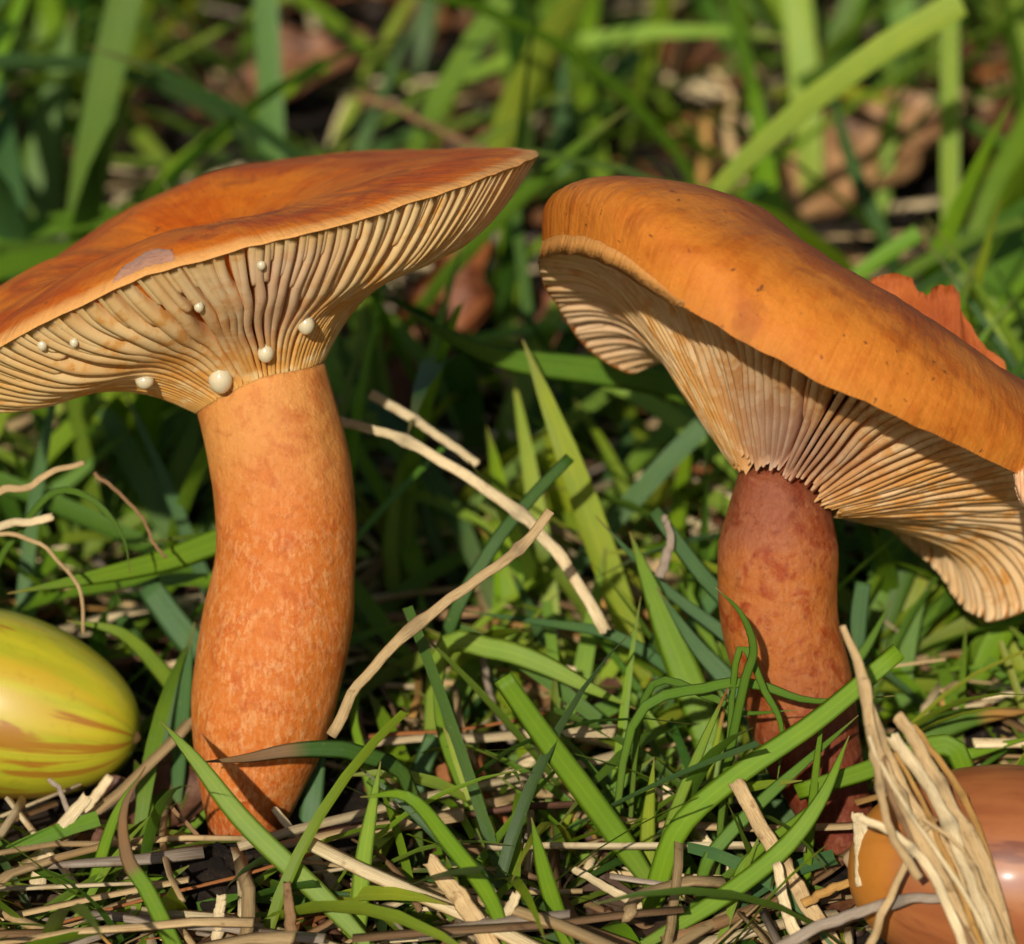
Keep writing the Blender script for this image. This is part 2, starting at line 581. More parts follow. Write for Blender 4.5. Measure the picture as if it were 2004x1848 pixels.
# --- the taller mushroom with the upturned funnel cap
capA = Cap(
    rim=[(0, 1383, 398, 4), (22, 1300, 436, 12), (45, 1141, 494, 17.5), (70, 850, 588, 22), (90, 600, 645, 23), (110, 330, 728, 22), (135, -11, 895, 17.5), (158, -200, 985, 11),
         (180, -262, 995, 4), (205, -180, 880, -7), (225, -11, 790, -15), (250, 300, 585, -21.5), (270, 565, 455, -23), (295, 900, 398, -20), (315, 1141, 384, -15), (338, 1320, 386, -6)],
    att=[(0, 835, 925, 3.5), (45, 790, 945, 7.2), (90, 668, 972, 8.8), (135, 550, 1030, 7.2), (180, 503, 1062, 3.5), (225, 550, 1040, -0.5), (270, 668, 990, -2), (315, 790, 950, -0.5)],
    centre=(565, 590, 4),
    height=lambda th, t: (3.0 * (max(0.0, 1 - t ** 3.2)) ** 0.62 * (0.35 + 0.65 * smooth(0.0, 0.6, t)) - 3.0 * (1 - smooth(0.0, 0.62, t))) * (0.55 + 0.45 * smooth(0.1, 1.0, 0.5 - 0.5 * math.cos(math.radians(th)))),
    off=lambda th, t: (1.5 - 0.9 * math.exp(-((th - 90) / 45) ** 2)) * math.sin(2 * math.pi * min(1, t) ** 0.9),
    ripple=0.05, seed=11.0, gill_depth=lambda t: 0.4 + 0.95 * math.sin(math.pi * min(1, t * 0.85 + 0.08)))

baseA = PG(590, 1690)
mA = empty('mushroom', baseA)
tag(mA, 'tall orange mushroom with funnel cap tilted upward, milk drops on its gills', 'mushroom')
def colA(th, t):
    band = 0.55 * math.exp(-((t - 0.80) / 0.07) ** 2) + 0.35 * math.exp(-((t - 0.60) / 0.03) ** 2)
    q = math.radians(th)
    band *= 0.7 + 0.6 * nz(math.cos(q) * 2, math.sin(q) * 2, t * 3)
    crease_shade = 0.55 * math.exp(-((t - 0.70) / 0.012) ** 2) * smooth(20, 50, th) * (1 - smooth(140, 170, th)) * (0.6 + nz(th * 0.05, 2.0))  # shade of the near lip's crease, painted as a thin dark line
    return (0.42 + band, 0.85 * smooth(0.93, 0.985, t), max(0, crease_shade))
M_CAPA = mat_cap((0.62, 0.165, 0.009), (0.47, 0.082, 0.002), (0.24, 0.045, 0.006), 'orange_cap', 0.5)
build_cap(capA, M_CAPA, mA, baseA, colA)
tabA = [(850, 401, 668), (900, 412, 681), (950, 417, 690), (1000, 420, 696), (1050, 421, 700), (1100, 421, 698), (1150, 412, 695),
        (1200, 402, 691), (1250, 390, 682), (1300, 382, 672), (1350, 376, 661), (1400, 374, 649), (1450, 376, 633), (1500, 380, 608), (1550, 386, 586), (1600, 395, 560), (1650, 410, 515), (1690, 425, 500)]
M_STEMA = mat_stem('orange_stem', (0.62, 0.25, 0.055), (0.58, 0.155, 0.018), (0.44, 0.09, 0.010), (0.74, 0.37, 0.14), (0.70, 1.0), (0.0, 0.25), 0.66, 0.5)
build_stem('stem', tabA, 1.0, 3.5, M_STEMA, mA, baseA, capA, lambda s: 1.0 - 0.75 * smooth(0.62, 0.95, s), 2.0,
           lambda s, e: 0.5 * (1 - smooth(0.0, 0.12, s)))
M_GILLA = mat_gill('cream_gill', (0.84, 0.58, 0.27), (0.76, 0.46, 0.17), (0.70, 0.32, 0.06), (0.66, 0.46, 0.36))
def pinkA(th, t):
    return 0.5 * math.exp(-((th - 80) / 16) ** 2) * smooth(0.1, 0.35, t) * (1 - smooth(0.85, 1.0, t))
NA = 98
for k in range(NA):
    th = 360 * (k + 0.25 * random.uniform(-1, 1)) / NA
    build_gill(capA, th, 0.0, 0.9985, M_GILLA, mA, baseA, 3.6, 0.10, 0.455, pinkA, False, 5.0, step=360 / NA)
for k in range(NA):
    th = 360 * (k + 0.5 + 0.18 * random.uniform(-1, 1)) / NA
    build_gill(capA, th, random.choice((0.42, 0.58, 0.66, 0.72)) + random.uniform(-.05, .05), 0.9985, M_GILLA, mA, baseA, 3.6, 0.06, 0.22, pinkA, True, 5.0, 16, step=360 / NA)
for k in range(NA):
    th = 360 * (k + 0.25 + 0.1 * random.uniform(-1, 1)) / NA
    build_gill(capA, th, 0.82 + random.uniform(-.05, .05), 0.9985, M_GILLA, mA, baseA, 3.6, 0.03, 0.12, pinkA, True, 5.0, 9, step=360 / NA)

def find_th(cap, px, py, near=True, lo=5, hi=175):
    best = None
    for th in np.arange(lo, hi, 2.0):
        for t in np.arange(0.02, 0.98, 0.03):
            x, y = proj(cap.E(th, t))
            dd = (x - px) ** 2 + (y - py) ** 2
            if best is None or dd < best[0]: best = (dd, th, t)
    return best[1], best[2]
for px, py, r in ((285, 742, 0.78), (601, 632, 0.72), (522, 690, 0.68), (389, 600, 0.40), (80, 678, 0.40), (150, 674, 0.36), (515, 520, 0.36)):
    th, t = find_th(capA, px, py)
    drop(capA, th, t, r, mA, baseA, M_MILK, 1.05 if px == 285 else 1.3)
th, t = find_th(capA, 432, 738)
drop(capA, th, t, 1.0, mA, baseA, M_MILK, 1.3, -0.15)

# pale bite scar on the rim of the funnel cap
def scar(cap, th_c, span, t_out, t_in):
    v, c = [], []
    nu, nv = 40, 9
    for i in range(nu):
        u = -1 + 2 * i / (nu - 1)
        th = th_c + span * u
        w = math.sqrt(max(0.0, 1 - abs(u) ** 2.2)) * (1 + 0.12 * nz(u * 5, 4.4))
        for j in range(nv):
            s = j / (nv - 1)
            t = t_out + (t_in - t_out) * w * s
            prof = 0.14 * math.sin(math.pi * s) ** 0.5 - 0.06 if 0 < w else -0.06
            v.append(cap.T(th, t) + cap.ax * (prof + 0.04 * nz(u * 16, s * 7)))
    return v, grid_faces(nu, nv)
best = min(((proj(capA.T(a, 0.96))[0] - 278) ** 2 + (proj(capA.T(a, 0.96))[1] - 515) ** 2, a) for a in np.arange(80, 140, 0.5))
v, f = scar(capA, best[1], 6.0, 0.985, 0.84)
tag(mesh('bite_scar', v, f, M_SCAR, mA, baseA), 'pale moist scar on the cap edge')

# --- the shorter mushroom with the convex, drooping cap
capB = Cap(
    rim=[(0, 2870, 1420, 4), (22, 2790, 1300, 15), (45, 2600, 1205, 23), (65, 2340, 1088, 29), (90, 2030, 940, 31.5), (112, 1770, 796, 30), (135, 1560, 684, 24), (155, 1440, 652, 16), (170, 1386, 664, 8.5),
         (180, 1384, 690, 4), (195, 1420, 770, -4), (210, 1465, 850, -10), (225, 1530, 915, -15), (236, 1622, 956, -18.5), (248, 1740, 930, -20.5), (270, 2050, 1120, -22), (288, 2300, 1370, -20.5), (298, 2400, 1462, -18.5), (307, 2462, 1556, -17), (318, 2545, 1594, -14), (335, 2690, 1540, -7), (348, 2820, 1490, -1)],
    att=[(0, 2140, 1330, 3.5), (45, 2100, 1300, 6.6), (90, 2000, 1246, 8.0), (135, 1915, 1222, 6.6), (180, 1893, 1215, 3.5), (225, 1910, 1222, 0.5), (270, 2000, 1250, -1.0), (315, 2100, 1310, 0.5)],
    centre=(2109, 1010, 4),
    height=lambda th, t: (9.2 + 1.5 * smooth(0.5, 1.0, 0.5 - 0.5 * math.cos(math.radians(th))) - 1.6 * smooth(0.5, 1.0, 0.5 + 0.5 * math.cos(math.radians(th)))) * (max(0.0, 1 - t ** 5)) ** 0.52 - 2.5 * (1 - smooth(0.0, 0.55, t)),
    off=lambda th, t: 3.8 * math.sin(math.pi * min(1, t) ** 2.0) + 0.6 * math.sin(2 * math.pi * t),
    ripple=0.16, seed=23.0, gill_depth=lambda t: 0.7 + 2.8 * math.sin(math.pi * min(1, t * 0.8 + 0.12)),
    bulge=lambda th: 0.012 + 0.105 * smooth(0.35, 1.0, 0.5 - 0.5 * math.cos(math.radians(th - 8))))
baseB = PG(1640, 1650)
mB = empty('mushroom', baseB)
tag(mB, 'short orange-brown mushroom with drooping convex cap and dark reddish stem', 'mushroom')
def colB(th, t):
    return (0.28 + 0.75 * (1 - smooth(0.5, 0.95, t)) + 0.4 * smooth(145, 185, th) * (1 - smooth(215, 260, th)), 0.0, 0.25 * (1 - smooth(0.3, 0.8, t)))  # brown pigment, with the shade of crest and left nose painted in
M_CAPB = mat_cap((0.58, 0.185, 0.020), (0.36, 0.078, 0.005), (0.26, 0.06, 0.008), 'brown_orange_cap', 0.4)
build_cap(capB, M_CAPB, mB, baseB, colB)
tabB = [(1060, 1405, 1640), (1100, 1402, 1641), (1150, 1403, 1638), (1200, 1408, 1640), (1250, 1420, 1648), (1300, 1438, 1660), (1350, 1450, 1670),
        (1400, 1460, 1676), (1450, 1480, 1682), (1500, 1510, 1692), (1550, 1540, 1702), (1600, 1570, 1712), (1650, 1590, 1722)]
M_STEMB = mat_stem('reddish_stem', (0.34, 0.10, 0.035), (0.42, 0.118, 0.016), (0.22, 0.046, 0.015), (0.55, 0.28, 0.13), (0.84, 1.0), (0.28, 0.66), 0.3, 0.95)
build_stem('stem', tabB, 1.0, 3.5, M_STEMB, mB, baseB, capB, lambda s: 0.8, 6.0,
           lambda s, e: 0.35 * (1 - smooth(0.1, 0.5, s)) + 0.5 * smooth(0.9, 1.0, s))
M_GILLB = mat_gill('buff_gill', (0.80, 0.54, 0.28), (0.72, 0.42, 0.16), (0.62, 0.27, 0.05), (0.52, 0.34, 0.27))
def pinkB(th, t):
    return 0.7 * math.exp(-((th - 88) / 34) ** 2) * (1 - smooth(0.25, 0.62, t)) + 0.25 * math.exp(-((th - 215) / 25) ** 2)
NB = 97
for k in range(NB):
    th = 360 * (k + 0.3 * random.uniform(-1, 1)) / NB
    wide = 50 < th < 130
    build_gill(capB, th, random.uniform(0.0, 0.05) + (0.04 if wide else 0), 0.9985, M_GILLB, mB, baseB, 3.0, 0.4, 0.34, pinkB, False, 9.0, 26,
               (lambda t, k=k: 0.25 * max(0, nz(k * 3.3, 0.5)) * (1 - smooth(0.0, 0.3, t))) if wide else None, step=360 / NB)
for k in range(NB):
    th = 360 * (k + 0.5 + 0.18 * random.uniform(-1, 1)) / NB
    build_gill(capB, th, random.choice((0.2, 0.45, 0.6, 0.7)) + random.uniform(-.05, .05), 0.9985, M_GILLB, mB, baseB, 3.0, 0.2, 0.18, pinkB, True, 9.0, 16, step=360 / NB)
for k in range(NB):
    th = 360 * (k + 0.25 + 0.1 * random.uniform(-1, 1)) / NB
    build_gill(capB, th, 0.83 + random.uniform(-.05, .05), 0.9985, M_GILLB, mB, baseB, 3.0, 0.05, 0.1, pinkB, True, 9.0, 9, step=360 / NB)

# torn flap standing up at the far side of the drooping cap
def plate(name, top, bot, d, mat, parent, origin, thick, color, rows=7, seed=0.0, bow=1.0):
    """closed ragged plate between two traced edges"""
    n = 44
    tp = catmull([(F(x), F(y)) for x, y in top], n); bt = catmull([(F(x), F(y)) for x, y in bot], n)
    fr, bk = [], []
    for i in range(n):
        for j in range(rows):
            s = j / (rows - 1)
            p = bt[i] * (1 - s) + tp[i] * s
            dd = d + bow * math.sin(3 * i / n) - 1.2 * s + 0.7 * nz(i * 0.22, s * 2, seed) + 0.35 * nz(i * 0.8, s * 5, seed)
            q = V(p[0], p[1] + ((5.0 * nz(i * 0.9, seed) + 4 * nz(i * 2.3, seed)) * s), dd)
            th = thick * (1 if 0 < i < n - 1 and j < rows - 1 else 0.35)
            fr.append(q - FW * th / 2); bk.append(q + FW * th / 2)
    f = grid_faces(n, rows) + [tuple(reversed(x)) for x in grid_faces(n, rows, False, n * rows)]
    o = n * rows
    for i in range(n - 1):
        a, b = i * rows, (i + 1) * rows
        f.append((a, a + o, b + o, b)); f.append((a + rows - 1, b + rows - 1, b + rows - 1 + o, a + rows - 1 + o))
    for j in range(rows - 1):
        f.append((j, j + 1, j + 1 + o, j + o)); k = (n - 1) * rows + j
        f.append((k, k + o, k + 1 + o, k + 1))
    return mesh(name, fr + bk, f, mat, parent, origin, [color] * (2 * n * rows), [(i / 90, j / rows) for _ in (0, 1) for i in range(n) for j in range(rows)])
M_FLAP = mat_cap((0.50, 0.13, 0.025), (0.34, 0.07, 0.012), (0.20, 0.04, 0.01), 'torn_cap_flesh', 0.5)
def far_depth(cap, px, py):                  # where the far slope of the cap lies behind this pixel
    best = None
    for th in np.arange(285, 352, 3.0):
        for t in np.arange(0.3, 1.0, 0.03):
            p = cap.T(th, t)
            x, y = proj(p)
            e = (x - px) ** 2 + (y - py) ** 2
            if best is None or e < best[0]: best = (e, p)
    return DIST - (best[1] - CAM) @ FW
FT = [(2222, 738), (2240, 716), (2262, 706), (2290, 702), (2318, 708), (2340, 716), (2350, 740), (2364, 752), (2386, 754), (2396, 736), (2424, 730), (2448, 738), (2462, 756), (2464, 792), (2488, 830), (2510, 868), (2536, 900), (2574, 925), (2584, 962)]
FB = [(2200, 830), (2300, 900), (2400, 980), (2500, 1060), (2560, 1100)]
fd = float(np.mean([far_depth(capB, F(x), F(y)) for x, y in FB]))
tag(plate('torn_flap', FT, FB, fd, M_FLAP, mB, baseB, 1.6, (0.5, 0, 0)), 'ragged rusty flap torn up from the cap')
M_RAG = mat_simple('ragged_edge', (0.72, 0.42, 0.22), 0.5, 0.3, 0.3, 0, 900, 0.3, 0.6)
plate('torn_edge', [(2600, 1210), (2616, 1196), (2632, 1200), (2650, 1205)], [(2606, 1250), (2618, 1284), (2634, 1300), (2660, 1270)], 23.0, M_RAG, mB, baseB, 1.2, (0, 0, 0), 4, 3.0, 0.2)

# ------------------------------------------------------------------ acorns
def acorn(label, centre, axis, half, rad, mats, tipcol=None, group=None):
    axis = unit(axis)
    a = unit(np.cross(axis, np.array([0, 0, 1.0]))); b = np.cross(a, axis)
    base = np.array([centre[0], centre[1], centre[2] - rad])
    root = empty('acorn', base)
    n, m = 46, 48
    v, c = [], []
    for i in range(n):
        q = math.pi * i / (n - 1)
        z = -math.cos(q)
        rr = math.sin(q) ** 0.86
        if z > 0: rr *= 1 - 0.10 * z * z
        zz = half * z
        for j in range(m):
            w = 2 * math.pi * j / m
            k = 1 + 0.008 * nz(z * 2 + half, math.cos(w) * 2, math.sin(w) * 2) + 0.004 * math.sin(w * 9)
            v.append(centre + axis * zz + (a * math.cos(w) + b * math.sin(w)) * rr * rad * k)
            c.append((z * 0.5 + 0.5, w / 6.2832, math.sin(w) * 0.5 + 0.5))
    mesh('shell', v, grid_faces(n, m, True), mats[0], root, base, c)
    v = []
    for i in range(7):
        s = i / 6
        rr = 0.7 * (1 - s) ** 0.8 + 0.15
        for j in range(14):
            w = 2 * math.pi * j / 14
            v.append(centre + axis * (half * 0.988 + s * 0.55) + (a * math.cos(w) + b * math.sin(w)) * rr)
    mesh('point', v, grid_faces(7, 14, True) + [tuple(range(6 * 14, 7 * 14))], mats[1], root, base)
    v = []
    for i in range(6):
        s = i / 5
        for j in range(30):
            w = 2 * math.pi * j / 30
            v.append(centre - axis * (half * (0.80 + 0.23 * s * (2 - s)) - 0) + (a * math.cos(w) + b * math.sin(w)) * rad * (0.66 - 0.5 * s ** 1.6))
    mesh('base_scar', v, grid_faces(6, 30, True) + [tuple(range(150, 180))], mats[2], root, base)
    tag(root, label, 'acorn')
    return root

def mat_acorn(name, main, second, streak, coat, tip=None):
    N = NT(name)
    sp = N.n('ShaderNodeSeparateColor')
    N.l(N.attr('Col').outputs['Color'], sp.inputs[0])
    cb = N.n('ShaderNodeCombineXYZ')
    N.l(N.math('MULTIPLY', sp.outputs[0], 2.0), cb.inputs[0])
    ang = N.math('MULTIPLY', sp.outputs[1], 6.28318)
    N.l(N.math('MULTIPLY', N.math('COSINE', ang), 3.4), cb.inputs[1])
    N.l(N.math('MULTIPLY', N.math('SINE', ang), 3.4), cb.inputs[2])
    s1 = N.noise(1.5, 4, 0.5, cb.outputs[0])
    fine = N.noise(9.0, 3, 0.5, cb.outputs[0])
    c = N.mix(N.ramp(s1, 0.35, 0.70), main, second)
    c = N.mix(N.ramp(fine, 0.5, 0.7, 0, 0.22), c, second)
    s0 = N.noise(0.55, 2, 0.5, cb.outputs[0])
    c = N.mix(N.ramp(s0, 0.52, 0.68, 0, 0.8), c, streak[0])
    big = N.noise(0.9, 4, 0.6, cb.outputs[0], 0.4)
    c = N.mix(N.ramp(big, 0.54, 0.64, 0, 0.85), c, streak[1])
    if tip: c = N.mix(N.ramp(N.math('ADD', sp.outputs[0], N.math('MULTIPLY', s1, 0.1)), 0.86, 0.96, 0, 0.85), c, tip)
    n2 = N.noise(900, 4)
    c = N.mix(N.ramp(n2, 0.55, 0.75, 0, 0.25), c, N.mix(1.0, c, (0.6, 0.5, 0.4), 'MULTIPLY'))
    return N.done(c, 0.45, 0.4, N.bump(s1, 0.00006, 0.5), 0.1, (1, .6, .2), 0.001, coat)
M_AC1 = mat_acorn('yellow_green_shell', (0.50, 0.44, 0.020), (0.36, 0.36, 0.018), ((0.52, 0.33, 0.02), (0.34, 0.12, 0.012)), 0.5)
M_AC2 = mat_acorn('brown_shell', (0.36, 0.12, 0.035), (0.29, 0.085, 0.025), ((0.42, 0.17, 0.04), (0.16, 0.04, 0.015)), 0.05, (0.52, 0.19, 0.02))
M_TIP1 = mat_simple('acorn_point', (0.16, 0.09, 0.03), 0.6)
M_SC = mat_simple('acorn_scar', (0.42, 0.28, 0.15), 0.7, 0.2, 0, 0, 500, 0.4, 0.5)
cA = PG(-30, 1372, 9.0)
acorn('glossy yellow-green acorn streaked with brown, lying beside the tall mushroom', cA, np.array([0.96, -0.2, -0.16]), 13.6, 8.0, (M_AC1, M_TIP1, M_SC))
cB = PG(1985, 1720, 8.6)
acorn('glossy reddish brown acorn half hidden behind a sheaf of dry straw', cB, np.array([-0.97, 0.16, 0.05]), 12.6, 8.6, (M_AC2, M_SC, M_SC))

# ------------------------------------------------------------------ grass, straw, twigs and leaves that stand out
GREENS = {'bright': (0.19, 0.33, 0.014), 'light': (0.26, 0.39, 0.04), 'mid': (0.125, 0.245, 0.020), 'blue': (0.090, 0.19, 0.055), 'dark': (0.055, 0.13, 0.016), 'yellow': (0.32, 0.41, 0.03)}
STRAWS = {'tan': (0.58, 0.40, 0.19), 'pale': (0.76, 0.60, 0.34), 'brown': (0.30, 0.17, 0.075), 'rust': (0.36, 0.13, 0.035), 'grey': (0.38, 0.30, 0.22), 'ochre': (0.50, 0.27, 0.07), 'twig': (0.17, 0.075, 0.040)}

def frame(P, facing, twist):
    n = len(P)
    T = np.gradient(P, axis=0)
    T /= np.linalg.norm(T, axis=1)[:, None] + 1e-9
    Sd, Nn = np.zeros_like(P), np.zeros_like(P)
    for i in range(n):
        s = unit(np.cross(T[i], facing))
        nn = np.cross(s, T[i])
        a = twist[0] + (twist[1] - twist[0]) * i / (n - 1)
        Sd[i] = s * math.cos(a) + nn * math.sin(a)
        Nn[i] = -s * math.sin(a) + nn * math.cos(a)
    return T, Sd, Nn

def blade_geo(P, w, cut, facing, twist, thick=0.16, fold=0.22):
    """closed leaf blade: shallow V section with a real thickness"""
    n = len(P)
    T, Sd, Nn = frame(P, facing, twist)
    v, uv = [], []
    for i in range(n):
        s = i / (n - 1)
        k = 0.55 + 0.45 * smooth(0, 0.3, s)
        k *= (1 - max(0, (s - 0.45) / 0.55) ** 1.9) if not cut else (1 - 0.18 * max(0, (s - 0.5) / 0.5))
        h = max(0.05, w * k / 2)
        th = min(thick, h * 0.6)
        f = fold * h
        a, b = Sd[i], Nn[i]
        v += [P[i] - a * h + b * f, P[i] - a * h * 0.5 + b * (th + f * 0.5) , P[i] + b * th * 0.8, P[i] + a * h * 0.5 + b * (th + f * 0.5), P[i] + a * h + b * f, P[i] + a * h * .5 + b * (f * .5 - th * .4), P[i] - b * th * 0.6, P[i] - a * h * .5 + b * (f * .5 - th * .4)]
        uv += [(-1, s), (-.5, s), (0, s), (.5, s), (1, s), (.5, s), (0, s), (-.5, s)]
    f = grid_faces(n, 8, True) + [tuple(range(8))[::-1], tuple((n - 1) * 8 + k for k in range(8))]
    return v, f, uv

def straw_geo(P, w0, w1, facing, flat, nodes, seed, m=10):
    n = len(P)
    T, Sd, Nn = frame(P, facing, (0, 0.3))
    v, uv = [], []
    L = np.cumsum(np.r_[0, np.linalg.norm(np.diff(P, axis=0), axis=1)])
    for i in range(n):
        s = i / (n - 1)
        r = (w0 + (w1 - w0) * s) / 2
        r *= 1 + 0.16 * nz(L[i] * 0.22, seed) + 0.07 * nz(L[i] * 1.1, seed + 3)
        for nd in nodes:
            r *= 1 + 0.45 * math.exp(-((s - nd) / 0.025) ** 2)
        for j in range(m):
            q = 2 * math.pi * j / m
            k = 1 + 0.14 * nz(math.cos(q) * 2.2, math.sin(q) * 2.2, L[i] * 0.12 + seed)
            ext = 0
            if i == n - 1: ext = 0.9 * r * nz(j * 1.9, seed)
            v.append(P[i] + Sd[i] * math.cos(q) * r * k + Nn[i] * math.sin(q) * r * flat * k + T[i] * ext)
            uv.append((math.cos(q) + 0.3 * math.sin(q), L[i] * 0.4))
    f = grid_faces(n, m, True) + [tuple(range(m))[::-1], tuple((n - 1) * m + k for k in range(m))]
    return v, f, uv

def path3(pts, y0, y1):
    """traced pixels to points: the foot stands where its pixel meets the ground (y0 None), the tip at depth y1 (or foot + lean)"""
    n = len(pts)
    P0 = PG(*pts[0]) if y0 is None else PY(*pts[0], y0)
    ya = P0[1]
    if isinstance(y1, str): y1 = ya + float(y1)
    d = np.cumsum([0] + [math.dist(pts[i], pts[i + 1]) for i in range(n - 1)]); d = d / d[-1]
    out = []
    for (x, y), s in zip(pts, d):
        yy = ya + (y1 - ya) * s
        p = PY(x, y, yy)
        g = ground(p[0], p[1]) + 0.3
        if p[2] < g:
            p = PG(x, y, 0.3)
        out.append(p)
    return np.array(out)

HERO_PTS = []
def rooted(P):
    """a blade that starts above the soil grows down to it"""
    g = ground(P[0][0], P[0][1])
    h = P[0][2] - g
    if h < 2.5: return P
    t = unit(P[1] - P[0])
    txy = np.array([t[0], t[1], 0])
    q1 = P[0] - t * min(6.0, h * 0.35) - np.array([0, 0, h * 0.15])
    q0 = P[0] - txy * h * 0.45
    q0[2] = ground(q0[0], q0[1]) - 1.0
    return np.vstack([q0, q1, P])
def blade(label, pts, w, colr, y0=None, y1='+2', twist=(0.0, 0.3), cut=False, tipcol=None, group=None, sink=True, fold=0.22):
    P = catmull(rooted(path3(pts, y0, y1)), 22)
    if sink and P[0][2] < 6:
        P[0] = P[0] - np.array([0, 0, 1.5])
    wmm = w * KPX * (P[len(P) // 2] - CAM) @ FW
    v, f, uv = blade_geo(P, wmm, cut, unit(CAM - P[len(P) // 2]), twist, fold=fold)
    base = np.array(GREENS[colr])
    jit = 1 + 0.12 * random.uniform(-1, 1)
    cols = []
    for i in range(22):
        s = i / 21
        c = base * jit
        c = c * (1 - 0.35 * (1 - smooth(0, 0.25, s))) + 0.35 * (1 - smooth(0, 0.25, s)) * np.array((0.32, 0.36, 0.10))
        if tipcol is not None:
            k = smooth(tipcol[0] - 0.03, tipcol[0] + 0.03, s)
            c = c * (1 - k) + np.array(STRAWS[tipcol[1]]) * k
        elif not cut:
            k = smooth(0.93, 1.0, s)
            c = c * (1 - k) + np.array((0.35, 0.25, 0.08)) * k
        cols += [c] * 8
    o = mesh('grass_blade', v, f, M_GRASS, None, P[0], cols, uv)
    HERO_PTS.append((P, w))
    return tag(o, label, 'grass blade', group or 'single grass blades standing around the mushrooms')

def straw(label, pts, w0, w1, colr, y0=None, y1='+2', flat=0.55, nodes=(), name='dry_stalk', cat='dry stalk', group='dry stalks lying in the grass', parent=None, origin=None, part=None):
    P = path3(pts, y0, y1)
    if pts[0][0] < 0: P = rooted(P)
    P = catmull(P, 30)
    for i in range(len(P)):
        P[i] += 0.18 * np.array([nz(i * .35, w0, 1), nz(i * .35, w0, 2), nz(i * .35, w0, 3)])
    k = KPX * (P[15] - CAM) @ FW
    sd = random.uniform(0, 99)
    v, f, uv = straw_geo(P, w0 * k * 0.82, w1 * k * 0.82, unit(CAM - P[15]), flat, nodes, sd)
    HERO_PTS.append((P, (w0 + w1) / 2))
    base = np.array(STRAWS[colr]) * (1 + 0.1 * random.uniform(-1, 1))
    cols = []
    for i in range(30):
        c = base * (1 + 0.25 * nz(i * 0.3, sd))
        for nd in nodes:
            c = c * (1 - 0.45 * math.exp(-((i / 29 - nd) / 0.03) ** 2))
        cols += [c] * 10
    if parent is not None:
        return mesh(part, v, f, M_STRAW, parent, origin, cols, uv)
    return tag(mesh(name, v, f, M_STRAW, None, P[0], cols, uv), label, cat, group)

B, S = blade, straw
# green blades in front of and between the mushrooms (pixels of the 2004 wide copy, foot first)
B('long broad green blade slanting across the foot of the tall mushroom', [(770, 1905), (640, 1765), (480, 1610), (385, 1490), (316, 1412)], 42, 'light', -22, -12)
B('wide green blade with a square mown tip, between the two mushrooms', [(1305, 1775), (1190, 1610), (1075, 1455), (984, 1326)], 50, 'bright', None, '+3', cut=True)
B('broad bright pointed blade rising beside the short mushroom stem', [(1420, 1570), (1372, 1400), (1305, 1230), (1232, 1040)], 66, 'bright', None, '+8')
B('long green blade crossing in front of the short reddish stem', [(1285, 1740), (1330, 1620), (1440, 1520), (1600, 1410), (1760, 1275)], 46, 'bright', -13, -11, cut=True, sink=False)
B('wide folded blade standing upright under the drooping cap', [(1795, 1420), (1768, 1340), (1778, 1265), (1818, 1138)], 52, 'mid', None, '+5', twist=(0.2, 0.7))
B('long curved front blade sweeping up toward the reddish brown acorn', [(1225, 1870), (1400, 1765), (1530, 1665), (1610, 1560), (1662, 1440)], 38, 'bright', -22, -14)
B('slender upright blade in a tuft, its tip turned brown', [(1290, 1800), (1305, 1640), (1370, 1470), (1425, 1345)], 24, 'light', None, '+3', tipcol=(0.9, 'rust'))
B('short stiff pale blade of the tuft beside the mown blade', [(1282, 1760), (1268, 1640), (1280, 1485)], 32, 'yellow', None, '+2')
B('narrow pointed pale blade in front of the straw litter', [(700, 1880), (710, 1700), (745, 1490)], 36, 'light', -19, -16)
B('small bright pointed blade standing in the lawn gap', [(955, 1660), (915, 1560), (868, 1440), (846, 1326)], 27, 'bright', None, '+4')
B('bluish blade standing close against the tall stem', [(345, 1605), (352, 1480), (365, 1340), (376, 1252)], 31, 'blue', None, '+2', twist=(0, 0.2))
B('broad blade lying level behind the yellow-green acorn', [(470, 1050), (330, 1095), (180, 1130), (14, 1162)], 52, 'bright', 22, 14, sink=False)
B('pointed blade leaning out of the dry tuft behind the acorn', [(-10, 1150), (50, 1010), (150, 930), (262, 838)], 34, 'mid', None, '+4')
B('thin arched blade drooping over the level broad blade', [(60, 1010), (120, 960), (190, 985), (240, 1050), (255, 1120)], 15, 'mid', 14, 11, sink=False)
B('dark folded blade beside the acorn tip', [(330, 1360), (285, 1290), (236, 1205)], 38, 'dark', None, '+2', cut=True)
B('greyish wide blade lying behind the tall stem', [(420, 1300), (360, 1240), (290, 1145)], 66, 'blue', 18, 22, sink=False, cut=True)
B('wide bright-edged blade rising behind the tall stem below the gills', [(298, 1080), (345, 940), (378, 850), (392, 770)], 62, 'mid', None, '+6', twist=(0.5, 0.6))
B('short pale blade lying behind the acorn crown', [(330, 1330), (240, 1240), (130, 1215)], 36, 'light', 16, 14, sink=False)
B('long dark blade lying level across the lawn gap', [(1290, 1295), (1190, 1240), (1060, 1218), (900, 1195)], 26, 'blue', 14, 16, sink=False)
B('pale striped blade lying toward the short stem', [(965, 1270), (1060, 1300), (1150, 1345), (1245, 1388)], 44, 'light', 9, 5, sink=False)
B('dark upright blade leaning behind the slanting stalk', [(905, 1175), (870, 1100), (835, 1010), (803, 900)], 32, 'blue', None, '+3')
B('pale upright blade beside the tall stem', [(775, 1195), (765, 1070), (788, 875)], 36, 'light', None, '+6')
B('dark blade tip crossing over the straw bend', [(955, 1085), (1040, 975), (1116, 896)], 28, 'dark', 16, 20, cut=True, sink=False)
B('narrow upright mown blade between the caps, in the lawn gap', [(1180, 1000), (1205, 920), (1240, 815)], 38, 'blue', None, '+8', cut=True)
